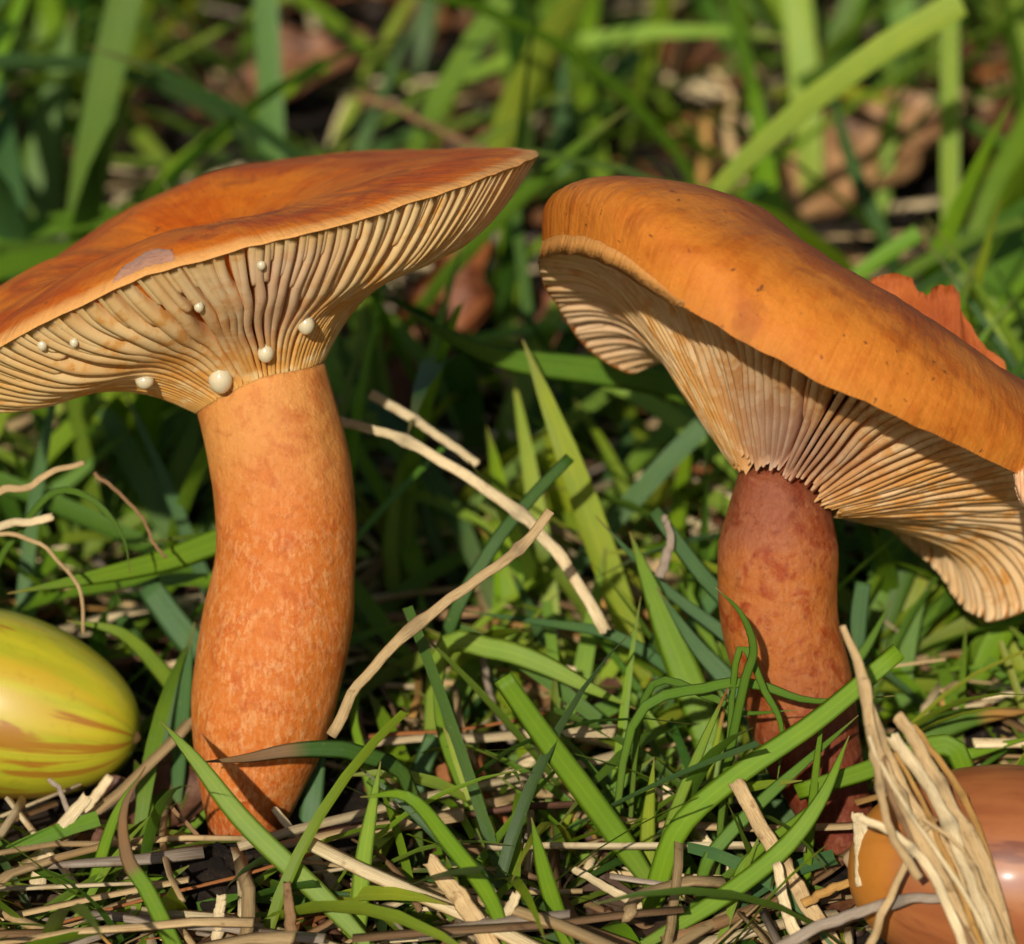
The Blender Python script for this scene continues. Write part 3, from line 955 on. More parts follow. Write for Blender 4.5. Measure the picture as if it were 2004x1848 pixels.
B('upright dark blade rising behind the gap between both caps', [(1110, 430), (1098, 280), (1106, 82)], 36, 'blue', None, '+4')
B('very broad tall blade far behind the funnel cap', [(95, 470), (88, 300), (145, 18)], 88, 'mid', None, '+8')
B('dark narrow blade curving down behind the drooping cap', [(1790, 640), (1735, 480), (1668, 320), (1602, 90)], 34, 'dark', None, '+20')
B('pale straight blade behind the torn flap', [(1722, 440), (1735, 330), (1760, 186)], 32, 'light', None, '+6')
B('broad shaded blade stretched behind the gap below the funnel cap', [(1330, 760), (1180, 728), (1010, 706), (900, 668), (770, 592)], 58, 'mid', 44, 38, sink=False)
B('thin blade bent in front of the yellow-green acorn', [(58, 1548), (38, 1460), (-4, 1372)], 15, 'mid', None, '+3')
B('small blade pointing up at the acorn tip', [(215, 1530), (262, 1455), (322, 1370)], 21, 'bright', None, '+3')
B('thin arched blade below the yellow-green acorn', [(-10, 1558), (60, 1545), (110, 1530), (165, 1500)], 17, 'bright', None, '+1', sink=False)
B('low blade lying over the dark soil clod', [(40, 1806), (140, 1765), (250, 1735), (356, 1716)], 34, 'bright', None, '+2', sink=False)
B('slender blade curving up past the brown twig', [(148, 1835), (180, 1740), (225, 1600), (280, 1508)], 25, 'bright', None, '+3')
B('front blade with a withered brown upper half', [(352, 1875), (290, 1745), (250, 1680), (243, 1585), (285, 1500)], 34, 'bright', -24, -20, tipcol=(0.60, 'brown'))
B('short blade leaning onto the foot of the tall stem', [(296, 1684), (370, 1622), (440, 1560)], 21, 'bright', None, '+3', cut=True)
B('half withered blade wrapped across the tall stem foot', [(700, 1475), (640, 1466), (560, 1470), (480, 1484), (392, 1492)], 36, 'dark', -6, -8.5, tipcol=(0.62, 'brown'), sink=False, fold=0.1)
B('dark blade standing in shade right of the tall stem foot', [(600, 1660), (612, 1560), (625, 1450)], 44, 'blue', None, '+3', cut=True)
B('curved narrow blade arching beside the leaning stalk', [(735, 1600), (710, 1480), (693, 1400), (712, 1310)], 20, 'bright', None, '+3')
B('dark broad blade standing in the litter between the stems', [(770, 1640), (805, 1560), (850, 1440)], 44, 'blue', None, '+3', cut=True)
B('green blade lying across the litter behind the pale front blade', [(960, 1690), (840, 1610), (725, 1520)], 34, 'mid', None, '+2', cut=True)
B('thin pale arched blade falling over the mown blade', [(1200, 1560), (1130, 1470), (1060, 1400)], 15, 'mid', -2, 2, sink=False)
B('blurred front blade beside the forked straw', [(1010, 1900), (960, 1760), (880, 1650), (800, 1560), (705, 1560)], 34, 'bright', -24, -22)
B('front blade leaning left of the tuft', [(1130, 1900), (1075, 1740), (1040, 1600)], 36, 'bright', -22, -20)
B('thin blade with a dried tip curling by the short stem', [(1370, 1640), (1395, 1490), (1425, 1350)], 14, 'yellow', None, '+2', tipcol=(0.75, 'ochre'))
B('curled green blade wrapped round the short stem', [(1455, 1345), (1475, 1270), (1450, 1200), (1400, 1150)], 19, 'mid', -9.5, -9, sink=False)
B('thin horizontal blade crossing the foot of the short stem', [(1390, 1345), (1480, 1340), (1590, 1372), (1750, 1362)], 22, 'mid', -7, -7, sink=False)
B('curved blade hanging on the short stem foot', [(1390, 1365), (1450, 1395), (1560, 1390)], 16, 'mid', -6, -8, sink=False)
B('drooping blade hanging down the short stem foot', [(1500, 1360), (1530, 1430), (1520, 1540)], 15, 'mid', -8, -9, sink=False)
B('broad short dark blade in front of the short stem foot', [(1640, 1660), (1560, 1620), (1470, 1555)], 70, 'dark', None, '+3', cut=True)
B('wide striped blade lying by the reddish brown acorn', [(1770, 1480), (1690, 1510), (1560, 1550)], 44, 'bright', -12, -10, sink=False, cut=True)
B('tall narrow blade standing before the reddish stem', [(1588, 1600), (1600, 1480), (1615, 1370)], 20, 'bright', -11, -9, sink=False)
B('long parallel blade just below the crossing blade', [(1420, 1640), (1500, 1560), (1590, 1480), (1680, 1400)], 28, 'mid', -12, -8, sink=False)
B('thin diagonal blade before the reddish stem foot', [(1490, 1660), (1590, 1580), (1690, 1490)], 20, 'bright', -14, -9, sink=False)
B('short dark blade behind the short stem under the cap', [(1650, 1330), (1700, 1260), (1745, 1175)], 26, 'mid', 14, 17, sink=False)
B('upright dark mown blade behind the short stem', [(1672, 1300), (1680, 1210), (1690, 1140)], 42, 'blue', 16, 18, cut=True, sink=False)
B('broad blade edged brown lying beyond the acorn', [(1800, 1440), (1900, 1405), (2030, 1390)], 60, 'mid', 10, 12, sink=False, tipcol=(0.8, 'ochre'))
B('green blade lying level above the brown acorn', [(1820, 1500), (1920, 1470), (2030, 1440)], 32, 'bright', 4, 4, sink=False)
B('grey-green blade lying left of the short stem', [(1430, 1340), (1360, 1260), (1285, 1150)], 44, 'blue', 8, 12, sink=False)
B('dark blade leaning toward the short stem', [(1440, 1200), (1370, 1120), (1280, 1000)], 36, 'blue', 12, 18, cut=True, sink=False)
B('wide green blade lying low behind the straw fork', [(1440, 1260), (1300, 1150), (1165, 1010)], 30, 'blue', 14, 20, sink=False)

# dry stalks
S('long tan dry stalk leaning up beside the tall orange stem', [(648, 1440), (700, 1345), (775, 1258), (870, 1180), (960, 1118), (1030, 1060), (1078, 1000)], 27, 24, 'tan', -7, -4, 0.5, (0.40, 0.80))
S('pale straw bent twice behind the tall stem', [(640, 818), (720, 838), (800, 865), (900, 925), (990, 985), (1060, 1045), (1110, 1110), (1185, 1235)], 22, 32, 'pale', 24, 12, 0.5, (0.28, 0.62))
S('shorter tan straw lying above the twice bent straw', [(725, 770), (800, 815), (860, 855), (935, 908)], 24, 20, 'pale', 30, 28, 0.6, (0.4,))
S('broken pale straw stub standing upright between the mushrooms', [(1105, 1480), (1110, 1400), (1119, 1304)], 28, 26, 'pale', None, '+1', 0.4)
S('thin grey weathered stalk standing in the lawn gap', [(1015, 1480), (972, 1400), (952, 1330), (944, 1272)], 14, 18, 'grey', None, '+2', 0.8, (0.55,))
S('frayed tan sheath leaning on the straw fork', [(1180, 1240), (1240, 1170), (1300, 1090)], 34, 30, 'tan', None, '+4', 0.4)
S('second branch of the tan sheath by the short stem', [(1290, 1130), (1312, 1060), (1300, 1010)], 26, 16, 'grey', 14, 16, 0.5)
S('pale stick in front of the tall mushroom foot', [(662, 1745), (600, 1665), (537, 1583)], 34, 16, 'pale', None, '+3', 0.6, (0.7,))
S('upright straw stub at the front beside the slanting blade', [(424, 1870), (428, 1800), (434, 1752)], 28, 26, 'pale', -22, -21, 0.6)
S('upright brown stub at the front among the litter', [(575, 1880), (568, 1800), (561, 1728)], 40, 18, 'brown', -23, -21, 0.6)
S('broad blurred tan straw fork standing at the front', [(985, 1890), (930, 1800), (880, 1735), (838, 1682)], 46, 40, 'tan', -25, -21, 0.4)
S('side prong of the blurred straw fork', [(950, 1840), (985, 1800), (1012, 1748)], 28, 24, 'pale', -24, -23, 0.5)
S('rust coloured stalk stub in the litter', [(895, 1618), (880, 1560), (862, 1500)], 46, 30, 'rust', None, '+2', 0.4)
S('orange straw piece lying in the litter right of the tall stem', [(930, 1770), (985, 1738), (1030, 1760)], 26, 20, 'ochre', None, '+1', 0.5)
S('long cream straw lying along the front litter', [(905, 1740), (1000, 1700), (1120, 1650)], 16, 14, 'pale', None, '+2', 0.6)
S('orange-tan straw standing behind the mown blade', [(1140, 1640), (1118, 1560), (1100, 1510)], 30, 26, 'ochre', None, '+2', 0.5)
S('broken ochre straw behind the pale stub', [(1130, 1480), (1170, 1440), (1210, 1390)], 22, 34, 'ochre', None, '+2', 0.4)
S('wide tan dry stalk crossing under the tuft', [(1640, 1860), (1560, 1740), (1500, 1640), (1440, 1530)], 42, 38, 'tan', -20, -14, 0.35, (0.5,))
S('pale flattened straw lying beside the tuft', [(1420, 1720), (1370, 1640), (1290, 1540)], 44, 34, 'pale', None, '+3', 0.35)
S('pale straw sloping into the foot of the tuft', [(1290, 1800), (1210, 1750), (1120, 1700)], 24, 20, 'pale', None, '+1', 0.6)
S('curly brown withered stem hanging behind the acorn', [(185, 925), (235, 968), (275, 1010), (300, 1060), (324, 1092)], 9, 8, 'brown', 16, 13, 0.7)
S('thin curled dry tendril hanging down over the level blade', [(-10, 1045), (70, 1062), (125, 1110), (158, 1160), (163, 1240)], 13, 8, 'tan', 12, 11, 0.5)
S('crumpled pale dry leaf base at the tuft behind the acorn', [(-10, 968), (50, 955), (100, 925), (165, 905)], 24, 14, 'tan', 13, 14, 0.5)
S('pale cut straw in the tuft behind the acorn', [(-10, 1035), (60, 1022), (103, 1012)], 20, 18, 'pale', 12, 13, 0.6)
S('reddish brown twig stub beside the slender curving blade', [(146, 1745), (172, 1680), (198, 1622)], 24, 26, 'twig', None, '+2', 0.9, (0.6,), 'twig', 'twig', None)
S('pale papery dry sheath below the acorn tip', [(120, 1660), (165, 1590), (215, 1520)], 34, 24, 'pale', None, '+3', 0.4)
S('grey bent stalk beside the twig', [(130, 1700), (140, 1620), (118, 1550), (95, 1525)], 14, 12, 'grey', None, '+2', 0.6)
S('fibrous yellowish straw tuft below the acorn', [(70, 1740), (100, 1650), (170, 1560)], 40, 30, 'pale', None, '+3', 0.35)
S('thin brown stalk bending at the tall stem foot', [(415, 1760), (418, 1690), (390, 1640), (335, 1580)], 13, 11, 'brown', None, '+3', 0.7)
S('pale straw standing far behind the funnel cap', [(640, 325), (662, 245), (690, 178)], 24, 22, 'pale', None, '+8', 0.6)
S('thin brown stalk stretched far behind the funnel cap', [(690, 185), (780, 215), (900, 275), (960, 300)], 18, 16, 'brown', 148, 120, 0.6)
S('tan forked dead stalk far behind the drooping cap', [(1450, 360), (1425, 260), (1430, 190), (1390, 130)], 26, 16, 'tan', None, '+12', 0.6)
S('pale broken end of the far forked stalk', [(1408, 212), (1375, 198), (1338, 182)], 26, 28, 'pale', None, '-4', 0.7)
S('orange dead stem upright behind the drooping cap', [(1372, 370), (1380, 300), (1382, 225)], 30, 24, 'ochre', None, '+6', 0.6)
S('long thin straw slanting behind the gap above both caps', [(1130, 310), (1235, 275), (1290, 190), (1320, 110), (1345, 40)], 14, 18, 'brown', None, '+40', 0.6)
S('long brown stalk arching at the far edge of the lawn', [(2010, 240), (1960, 110), (1890, -10)], 30, 34, 'brown', None, '+30', 0.6)

# a sheaf of dry straw at the front, one thing with many stalks
shp = PY(1930, 1900, -34)
sheaf = empty('straw_sheaf', np.array([shp[0], shp[1], 0.0]))
so = np.array([shp[0], shp[1], 0.0])
tag(sheaf, 'sheaf of pale dry straw leaning over the reddish brown acorn', 'straw')
for pts, w0, w1, c, ya, yb in (
        ([(1975, 1900), (1880, 1720), (1770, 1560), (1705, 1400), (1680, 1300), (1648, 1225)], 56, 16, 'tan', -33, -27),
        ([(1960, 1900), (1900, 1720), (1830, 1560), (1745, 1440)], 40, 30, 'pale', -34, -29),
        ([(1985, 1900), (1930, 1700), (1850, 1560), (1790, 1450), (1755, 1400)], 38, 34, 'tan', -33, -28),
        ([(1920, 1900), (1850, 1740), (1770, 1590), (1710, 1450), (1692, 1330)], 46, 26, 'tan', -35, -29),
        ([(1990, 1880), (1920, 1640), (1860, 1520), (1785, 1420)], 20, 16, 'ochre', -32, -27),
        ([(1800, 1720), (1740, 1620), (1715, 1500), (1698, 1420)], 22, 16, 'tan', -36, -30),
        ([(1905, 1900), (1830, 1720), (1760, 1640), (1680, 1600)], 24, 20, 'pale', -36, -32),
        ([(1965, 1900), (1895, 1760), (1800, 1620), (1725, 1500), (1700, 1440)], 14, 9, 'pale', -36, -31),
        ([(1940, 1900), (1862, 1700), (1800, 1560), (1750, 1470)], 16, 10, 'ochre', -36, -30),
        ([(1990, 1860), (1890, 1650), (1830, 1540), (1800, 1480)], 12, 8, 'tan', -33, -29),
        ([(1930, 1900), (1815, 1700), (1745, 1560), (1730, 1480)], 18, 10, 'brown', -36, -31),
        ([(1985, 1900), (1940, 1780), (1880, 1660), (1800, 1600)], 16, 10, 'tan', -37, -33)):
    S(None, pts, w0, w1, c, ya, yb, 0.5, (0.55,), parent=sheaf, origin=so, part='stalk')
S('long pale bent stalk lying low in front of the acorn sheaf', [(1480, 1880), (1600, 1815), (1700, 1780), (1830, 1755), (1930, 1790)], 30, 22, 'grey', -30, -30, 0.6, (0.6,))
S('thin tan stalk crossing under the sheaf', [(1690, 1880), (1740, 1760), (1800, 1640), (1830, 1600)], 22, 16, 'tan', -33, -31, 0.6)
S('short orange straw behind the bent pale stalk', [(1570, 1770), (1640, 1735), (1720, 1715)], 22, 18, 'ochre', -20, -20, 0.6)
S('broad straw strip in front of the bent pale stalk', [(1600, 1900), (1545, 1800), (1520, 1690)], 34, 24, 'pale', -24, -19, 0.4)
S('papery white husk beside the orange end of the brown acorn', [(1700, 1730), (1690, 1650), (1678, 1590)], 62, 30, 'pale', -24, -21, 0.3, (), 'husk', 'husk', None)

# ------------------------------------------------------------------ dead leaves
def dead_leaf(label, pt, length, width, az, tilt, roll, curl, colr, up=1.0, seed=0.0):
    p0 = PG(*pt)
    n, m = 26, 13
    v, cols = [], []
    ca, sa = math.cos(az), math.sin(az)
    X = np.array([ca, sa, 0]); Yv = np.array([-sa, ca, 0]); Z = np.array([0, 0, 1.0])
    D = X * math.cos(tilt) + Z * math.sin(tilt); Nn = -X * math.sin(tilt) + Z * math.cos(tilt)
    A = Yv * math.cos(roll) + Nn * math.sin(roll); Bn = -Yv * math.sin(roll) + Nn * math.cos(roll)
    for side in (0, 1):
        for i in range(n):
            s = i / (n - 1)
            w = width / 2 * (math.sin(math.pi * min(1, s * 0.93 + 0.05)) ** 0.7) * (1 + 0.22 * math.sin(s * 17 + seed)) + 0.15
            for j in range(m):
                u = -1 + 2 * j / (m - 1)
                ang = u * curl * (0.7 + 0.5 * s)
                rad = w / max(0.3, abs(curl))
                lat, hgt = rad * math.sin(ang), rad * (1 - math.cos(ang))
                q = p0 + Z * up + D * (s - 0.2) * length + A * lat + Bn * (hgt + 1.4 * math.sin(s * 3 + seed) + 0.5 * nz(s * 4, u * 2, seed)) - Bn * side * 0.22
                g = ground(q[0], q[1])
                if q[2] < g - 1.5: q[2] = g - 1.5 - 0.22 * side
                v.append(q)
                cols.append(np.array(colr) * (1 + 0.3 * nz(s * 3, u * 2, seed)) * (0.75 if abs(u) < 0.09 else 1))
    o = n * m
    f = grid_faces(n, m) + [tuple(reversed(x)) for x in grid_faces(n, m, False, o)]
    for i in range(n - 1):
        a, b = i * m, (i + 1) * m
        f += [(a, a + o, b + o, b), (a + m - 1, b + m - 1, b + m - 1 + o, a + m - 1 + o)]
    for j in range(m - 1):
        k = (n - 1) * m + j
        f += [(j, j + 1, j + 1 + o, j + o), (k, k + o, k + 1 + o, k + 1)]
    HERO_PTS.append((np.array([p0 + Z * up + D * (q_ - 0.2) * length for q_ in (0.15, 0.5, 0.9)]), width / 0.12))
    return tag(mesh('dead_leaf', v, f, M_LEAF, None, p0, cols), label, 'leaf', 'dead leaves in the grass')
L = dead_leaf
L('curled rusty dead leaf standing behind the rim of the funnel cap', (880, 700), 20, 15, 1.25, 1.1, 0.25, 1.9, (0.30, 0.095, 0.025), 2, 1.0)
L('curled brown dead leaf between the tall stem and the shaded broad blade', (800, 800), 17, 11, 1.3, 1.05, -0.2, 1.8, (0.26, 0.085, 0.02), 1, 2.2)
L('reddish dead leaf scrap beside the edge of the drooping cap', (1055, 690), 13, 10, 0.6, 0.5, 0.3, 1.0, (0.32, 0.12, 0.055), 1, 3.1)
L('flat tan dead leaf lying behind the top of the drooping cap', (1590, 430), 26, 17, 0.5, 0.35, 0.4, 0.8, (0.42, 0.22, 0.09), 4, 4.7)
L('brown dead leaf under the far grass behind the funnel cap', (440, 240), 30, 18, 0.2, 0.25, 0.3, 0.9, (0.24, 0.10, 0.04), 2, 5.2)
L('dark curled dead leaf under the far brown stalk', (800, 75), 34, 20, 1.9, 0.4, 0.3, 1.1, (0.22, 0.09, 0.03), 2, 6.6)
L('tan leaf fragment lying below the shaded broad blade', (930, 780), 14, 9, -0.5, 0.2, 0.2, 0.8, (0.40, 0.24, 0.10), 1, 7.9)
L('brown crumpled leaf beside the twig under the acorn', (215, 1640), 14, 11, 0.3, 0.3, 0.2, 1.2, (0.16, 0.07, 0.035), 0.5, 8.8)
L('dark wet leaf by the foot of the forked front straw', (1010, 1840), 16, 12, 0.1, 0.1, 0.1, 0.7, (0.09, 0.05, 0.03), 0.5, 9.3)
L('brown dead leaf in the grass behind the torn flap', (1790, 330), 30, 14, -0.7, 0.3, 0.3, 1.0, (0.26, 0.12, 0.05), 2, 10.4)

# dark clod of soil in front of the tall stem
def clod(label, pt, r, seed):
    p = PG(*pt)
    n, m = 40, 54
    v = []
    for i in range(n):
        q = math.pi * i / (n - 1)
        for j in range(m):
            w = 2 * math.pi * j / m
            e = np.array([math.sin(q) * math.cos(w), math.sin(q) * math.sin(w), math.cos(q) * 0.7])
            k = 1 + 0.35 * nz(e[0] * 1.6 + seed, e[1] * 1.6, e[2] * 1.6) + 0.2 * nz(e[0] * 5 + seed, e[1] * 5, e[2] * 5) + 0.1 * nz(e[0] * 14 + seed, e[1] * 14, e[2] * 14)
            v.append(p + np.array([0, 0, r * 0.3]) + e * r * k)
    return tag(mesh('soil_clod', v, [tuple(reversed(q)) for q in grid_faces(n, m, True)], M_SOIL, None, p), label, 'soil')
clod('dark crumbly clod of soil below the foot of the tall mushroom', (430, 1775), 5.0, 1.0)
clod('small dark clod of soil beside the broad blade edged brown', (1960, 1500), 4.0, 5.0)

# ------------------------------------------------------------------ the lawn: blades, straw litter, crumbs nobody could count
def poly_has(poly, x, y):
    ins = False
    j = len(poly) - 1
    for i in range(len(poly)):
        xi, yi = poly[i]; xj, yj = poly[j]
        if (yi > y) != (yj > y) and x < (xj - xi) * (y - yi) / (yj - yi) + xi:
            ins = not ins
        j = i
    return ins
SHAPES = [[(-60, 480), (300, 310), (800, 285), (1060, 290), (1060, 320), (650, 720), (700, 1060), (690, 1300), (600, 1530), (520, 1620), (400, 1590), (368, 1430), (415, 1050), (380, 800), (-60, 810)],
          [(1035, 480), (1090, 350), (1250, 340), (1600, 520), (2060, 760), (2060, 1170), (1940, 1225), (1830, 1120), (1650, 1040), (1660, 1300), (1690, 1480), (1560, 1520), (1450, 1350), (1395, 1100), (1440, 910), (1240, 730), (1100, 680)],
          [(-60, 1180), (120, 1215), (250, 1320), (292, 1400), (240, 1490), (-60, 1555)],
          [(1730, 1560), (1850, 1505), (2060, 1510), (2060, 1860), (1900, 1860)]]
SH_Y = [2.0, 2.0, 8.0, -16.0]
STEM_XY = [(V(540, 1300, 2), 8.6), (V(1560, 1300, 2), 7.4), (cA, 12.5), (cB, 12.0)]
CAPS = [(V(F(565), F(690), 4), 30, 30.0, 60.0), (V(F(2109), F(1040), 4), 30, 20.0, 56.0)]

GUARD = np.full((1848 // 6 + 2, 2004 // 6 + 2), -1e9)      # depth of the hand placed blade seen at each spot
def guard(P, wpx):
    for i in range(len(P) - 1):
        for k in range(6):
            p = P[i] + (P[i + 1] - P[i]) * k / 6
            x, y = proj(p)
            r = max(1, int(wpx / 12) + 1)
            cx, cy = int(x / 6), int(y / 6)
            for a in range(cx - r, cx + r + 1):
                for b in range(cy - r, cy + r + 1):
                    if 0 <= a < GUARD.shape[1] and 0 <= b < GUARD.shape[0]:
                        GUARD[b, a] = max(GUARD[b, a], p[1])
for P_, w_ in HERO_PTS:
    guard(P_, w_)

def hides(P):
    n = 0
    for p in P:
        x, y = proj(p)
        a, b = int(x / 6), int(y / 6)
        if 0 <= a < GUARD.shape[1] and 0 <= b < GUARD.shape[0] and GUARD[b, a] > p[1]:
            n += 1
    return n

def clash(P, keep=0.0):
    if hides(P) > 0 and random.random() > keep:
        return True
    for p in P:
        x, y = proj(p)
        for poly, sy in zip(SHAPES, SH_Y):
            if p[1] < sy + 6 and poly_has(poly, x, y):
                return True
        for (c, r) in STEM_XY:
            if (p[0] - c[0]) ** 2 + (p[1] - c[1]) ** 2 < r * r:
                return True
        for (c, r, z0, z1) in CAPS:
            if z0 < p[2] < z1 and (p[0] - c[0]) ** 2 + (p[1] - c[1]) ** 2 < r * r:
                return True
    return False

class Bulk:
    def __init__(self): self.v, self.f, self.c, self.u, self.n = [], [], [], [], 0
    def add(self, v, f, c, u):
        self.v.append(np.asarray(v)); self.c.append(np.asarray(c)); self.u.append(np.asarray(u))
        self.f += [tuple(k + self.n for k in q) for q in f]
        self.n += len(v)
    def build(self, name, mat, label, cat):
        return tag(mesh(name, np.vstack(self.v), self.f, mat, None, None, np.vstack(self.c), np.vstack(self.u)), label, cat, kind='stuff')

NBL = 8
BF = grid_faces(NBL, 3)
BU = [(u, i / (NBL - 1)) for i in range(NBL) for u in (-1, 0, 1)]
def lawn_blade(x, y, az, length, w, lean, bend, cut, colr, twist, keep=0.15):
    """one thin V shaped blade growing at x, y and leaning toward az"""
    z = ground(x, y) - 0.8
    h = np.array([math.cos(az), math.sin(az), 0])
    p = np.array([x, y, z]); a = lean
    P = [p]
    st = length / (NBL - 1)
    for i in range(NBL - 1):
        P.append(P[-1] + st * (h * math.sin(a) + np.array([0, 0, math.cos(a)])))
        a = min(a + bend / (NBL - 1), 2.2)
        if P[-1][2] < ground(P[-1][0], P[-1][1]) + 0.5: P[-1][2] = ground(P[-1][0], P[-1][1]) + 0.5
    P = np.array(P)
    if clash(P[1:], keep): return None
    sd0 = np.array([-h[1], h[0], 0])
    v, c = [], []
    for i in range(NBL):
        s = i / (NBL - 1)
        t = unit(P[min(i + 1, NBL - 1)] - P[max(i - 1, 0)])
        nn = np.cross(sd0, t)
        ang = twist * s
        sd = sd0 * math.cos(ang) + nn * math.sin(ang)
        n2 = np.cross(t, sd)
        k = (0.6 + 0.4 * smooth(0, .3, s)) * ((1 - max(0, (s - 0.45) / 0.55) ** 1.9) if not cut else 1 - 0.2 * s)
        hw = max(0.04, w * k / 2)
        v += [P[i] - sd * hw + n2 * hw * 0.25, P[i], P[i] + sd * hw + n2 * hw * 0.25]
        g = 0.5 * (1 - smooth(0, 0.22, s))
        cc = np.array(colr) * (1 - g) + np.array((0.30, 0.33, 0.10)) * g
        if not cut:
            b = 0.7 * smooth(0.9, 1.0, s); cc = cc * (1 - b) + np.array((0.32, 0.24, 0.08)) * b
        c += [cc] * 3
    return v, c

def in_view(x, y, pad=14):
    dz = (np.array([x, y, 0]) - CAM) @ FW
    return abs(x) < 1002 * KPX * dz * 1.02 + pad

lawn = Bulk()
gk = list(GREENS)
count = 0
def clumps(n, y_lo, y_hi, per, Ls, Ws, lean, power, keep=0.15):
    global count
    for _ in range(n):
        y = y_lo + (y_hi - y_lo) * random.random() ** power
        x = random.uniform(-1, 1) * (62 + 0.17 * max(0, y) + 8)
        if not in_view(x, y): continue
        base = np.array(GREENS[random.choices(gk, (6, 3, 4.5, 2.0, 2.0, 1.6))[0]])
        for _ in range(random.randint(*per)):
            xx, yy = x + random.gauss(0, 2.2), y + random.gauss(0, 2.2)
            c = base * random.uniform(0.7, 1.25) * np.array([random.uniform(.85, 1.2), 1, random.uniform(.8, 1.2)])
            r = lawn_blade(xx, yy, random.uniform(0, 6.283), random.uniform(*Ls), random.uniform(*Ws), random.uniform(*lean), random.uniform(0.1, 1.3), random.random() < 0.3, c, random.gauss(0, 0.7), keep)
            if r is not None:
                lawn.add(r[0], BF, r[1], BU); count += 1
clumps(760, -18, 30, (2, 5), (6, 21), (0.6, 1.8), (0.4, 1.4), 1.0)      # short mown grass round the stems
clumps(170, -22, 10, (2, 4), (12, 32), (0.7, 1.7), (0.3, 1.25), 1.0, 0.45)
clumps(260, 24, 90, (3, 5), (18, 48), (1.3, 3.0), (0.2, 1.2), 1.0)      # taller grass behind
clumps(185, 80, 330, (3, 6), (30, 78), (2.2, 4.6), (0.15, 1.15), 1.1)
lawn.build('grass', M_GRASS, 'dense green lawn grass covering the ground around the mushrooms', 'grass')

litter = Bulk()
sk = list(STRAWS)
def straw_bits(n, y_lo, y_hi, Ls, Ws, zmax, power=1.0, keep=0.0):
    for _ in range(n):
        y = y_lo + (y_hi - y_lo) * random.random() ** power
        x = random.uniform(-1, 1) * (60 + 0.17 * max(0, y))
        if not in_view(x, y): continue
        az = random.uniform(0, 6.283); ln = random.uniform(*Ls)
        tilt = random.uniform(-0.25, 0.35)
        z0 = ground(x, y) + random.uniform(0.2, zmax)
        m = 6
        P = []
        bx = random.gauss(0, 0.35)
        for i in range(m):
            s = i / (m - 1) - 0.5
            a2 = az + bx * s
            q = np.array([x + math.cos(a2) * s * ln, y + math.sin(a2) * s * ln, z0 + math.sin(tilt) * s * ln + random.gauss(0, .12)])
            q[2] = max(q[2], ground(q[0], q[1]) + 0.15)
            P.append(q)
        P = np.array(P)
        if clash(P, keep): continue
        w = random.uniform(*Ws)
        T, Sd, Nn = frame(P, np.array([0.05, 0.02, 1.0]), (random.uniform(-.8, .8), random.uniform(-.8, .8)))
        v, u = [], []
        k4 = 5
        for i in range(m):
            for j in range(k4):
                g = 2 * math.pi * j / k4
                v.append(P[i] + Sd[i] * math.cos(g) * w / 2 + Nn[i] * math.sin(g) * w * 0.22)
                u.append((math.cos(g), i * 0.6 + x))
        c = np.array(STRAWS[random.choices(sk, (6, 5, 3, 1.2, 2.5, 1.5, 1.0))[0]]) * random.uniform(0.6, 1.15)
        litter.add(v, grid_faces(m, k4, True) + [tuple(range(k4))[::-1], tuple((m - 1) * k4 + j for j in range(k4))], [c] * len(v), u)
straw_bits(2300, -28, 18, (5, 26), (0.2, 0.9), 3.0)
straw_bits(420, -27, 12, (10, 38), (0.6, 1.5), 6.5, 1.0, 0.5)
straw_bits(900, 15, 120, (8, 34), (0.4, 1.5), 6)
straw_bits(600, 100, 330, (14, 46), (0.8, 2.4), 8.0)
litter.build('straw_litter', M_STRAW, 'dry straw and stalk litter scattered on the soil', 'straw litter')

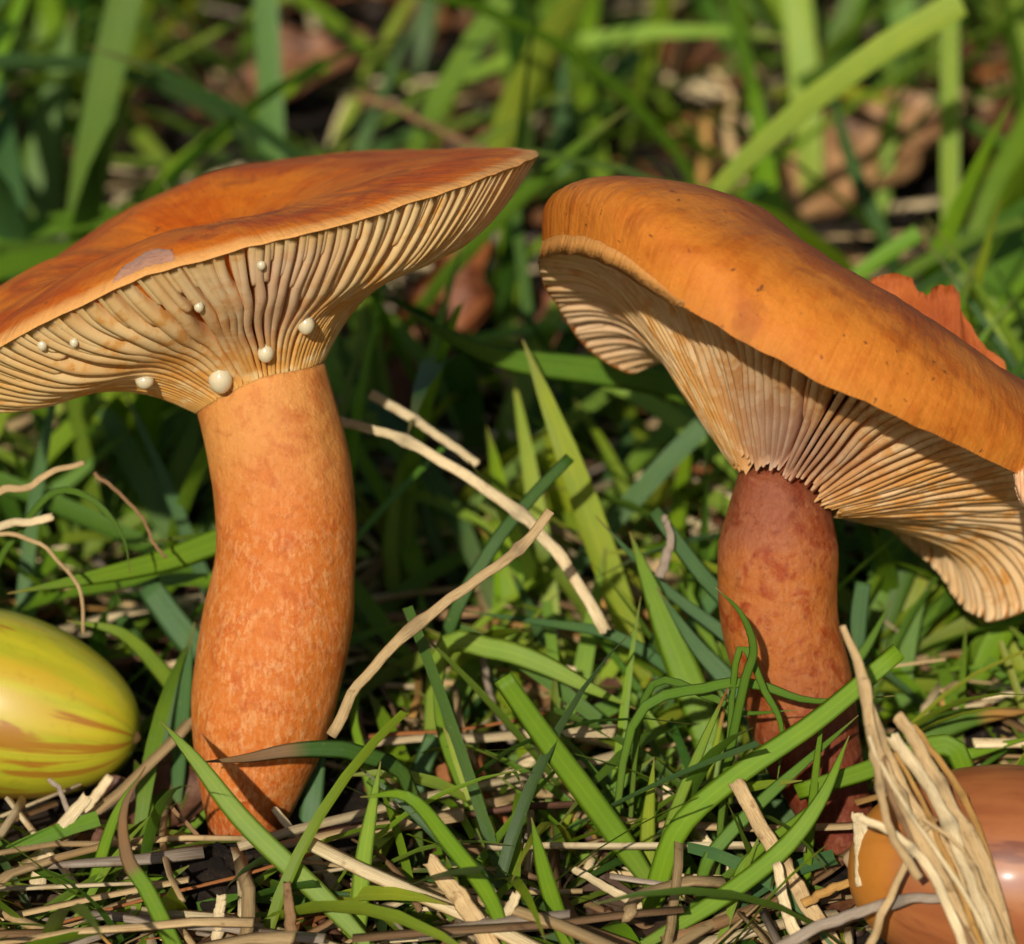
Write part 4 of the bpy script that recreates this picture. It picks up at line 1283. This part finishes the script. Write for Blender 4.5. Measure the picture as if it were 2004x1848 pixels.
crumbs = Bulk()
for _ in range(2600):
    y = -26 + 300 * random.random() ** 2.4
    x = random.uniform(-1, 1) * (60 + 0.17 * max(0, y))
    if not in_view(x, y): continue
    r = random.uniform(0.3, 1.6) * (1 + max(0, y) / 140)
    z = ground(x, y)
    if clash([np.array([x, y, z + r])]): continue
    s = random.uniform(0, 99)
    v = []
    for i in range(6):
        q = math.pi * i / 5
        for j in range(7):
            w = 2 * math.pi * j / 7
            e = np.array([math.sin(q) * math.cos(w), math.sin(q) * math.sin(w), math.cos(q) * 0.6])
            v.append(np.array([x, y, z + r * 0.25]) + e * r * (1 + 0.5 * nz(e[0] * 1.5 + s, e[1] * 1.5, e[2] * 1.5)))
    c = np.array(random.choice(((0.05, 0.032, 0.02), (0.09, 0.05, 0.028), (0.15, 0.075, 0.035), (0.22, 0.10, 0.04)))) * random.uniform(.6, 1.2)
    crumbs.add(v, [tuple(reversed(q)) for q in grid_faces(6, 7, True)], [c] * len(v), [(0, 0)] * len(v))
for _ in range(700):                                       # scraps of dead leaf
    y = -20 + 340 * random.random() ** 1.3
    x = random.uniform(-1, 1) * (60 + 0.17 * max(0, y))
    if not in_view(x, y): continue
    ln, wd = random.uniform(2.5, 7) * (1 + max(0, y) / 130), 0
    wd = ln * random.uniform(0.3, 0.6)
    az, tl, sd_ = random.uniform(0, 6.28), random.uniform(-0.2, 0.7), random.uniform(0, 99)
    z = ground(x, y) + random.uniform(0.5, 2.5)
    D_ = np.array([math.cos(az) * math.cos(tl), math.sin(az) * math.cos(tl), math.sin(tl)]); A_ = np.array([-math.sin(az), math.cos(az), random.uniform(-.3, .3)])
    v = []
    for i in range(6):
        s_ = i / 5
        w_ = wd / 2 * math.sin(math.pi * (0.08 + 0.86 * s_)) ** 0.6 * (1 + 0.3 * nz(s_ * 5, sd_))
        for u_ in (-1, -.3, .3, 1):
            v.append(np.array([x, y, z]) + D_ * (s_ - .5) * ln + A_ * u_ * w_ + np.array([0, 0, abs(u_) * w_ * 0.6 + 0.12 * ln * nz(s_ * 3, u_, sd_)]))
    if clash(v): continue
    c = np.array(random.choice(((0.30, 0.12, 0.04), (0.22, 0.09, 0.035), (0.38, 0.21, 0.09), (0.14, 0.06, 0.03)))) * random.uniform(.6, 1.2)
    crumbs.add(v, grid_faces(6, 4), [c] * len(v), [(0, 0)] * len(v))
crumbs.build('leaf_crumbs', M_LEAF, 'brown crumbs of leaf and soil between the grass', 'crumbs')
print('lawn blades', count)
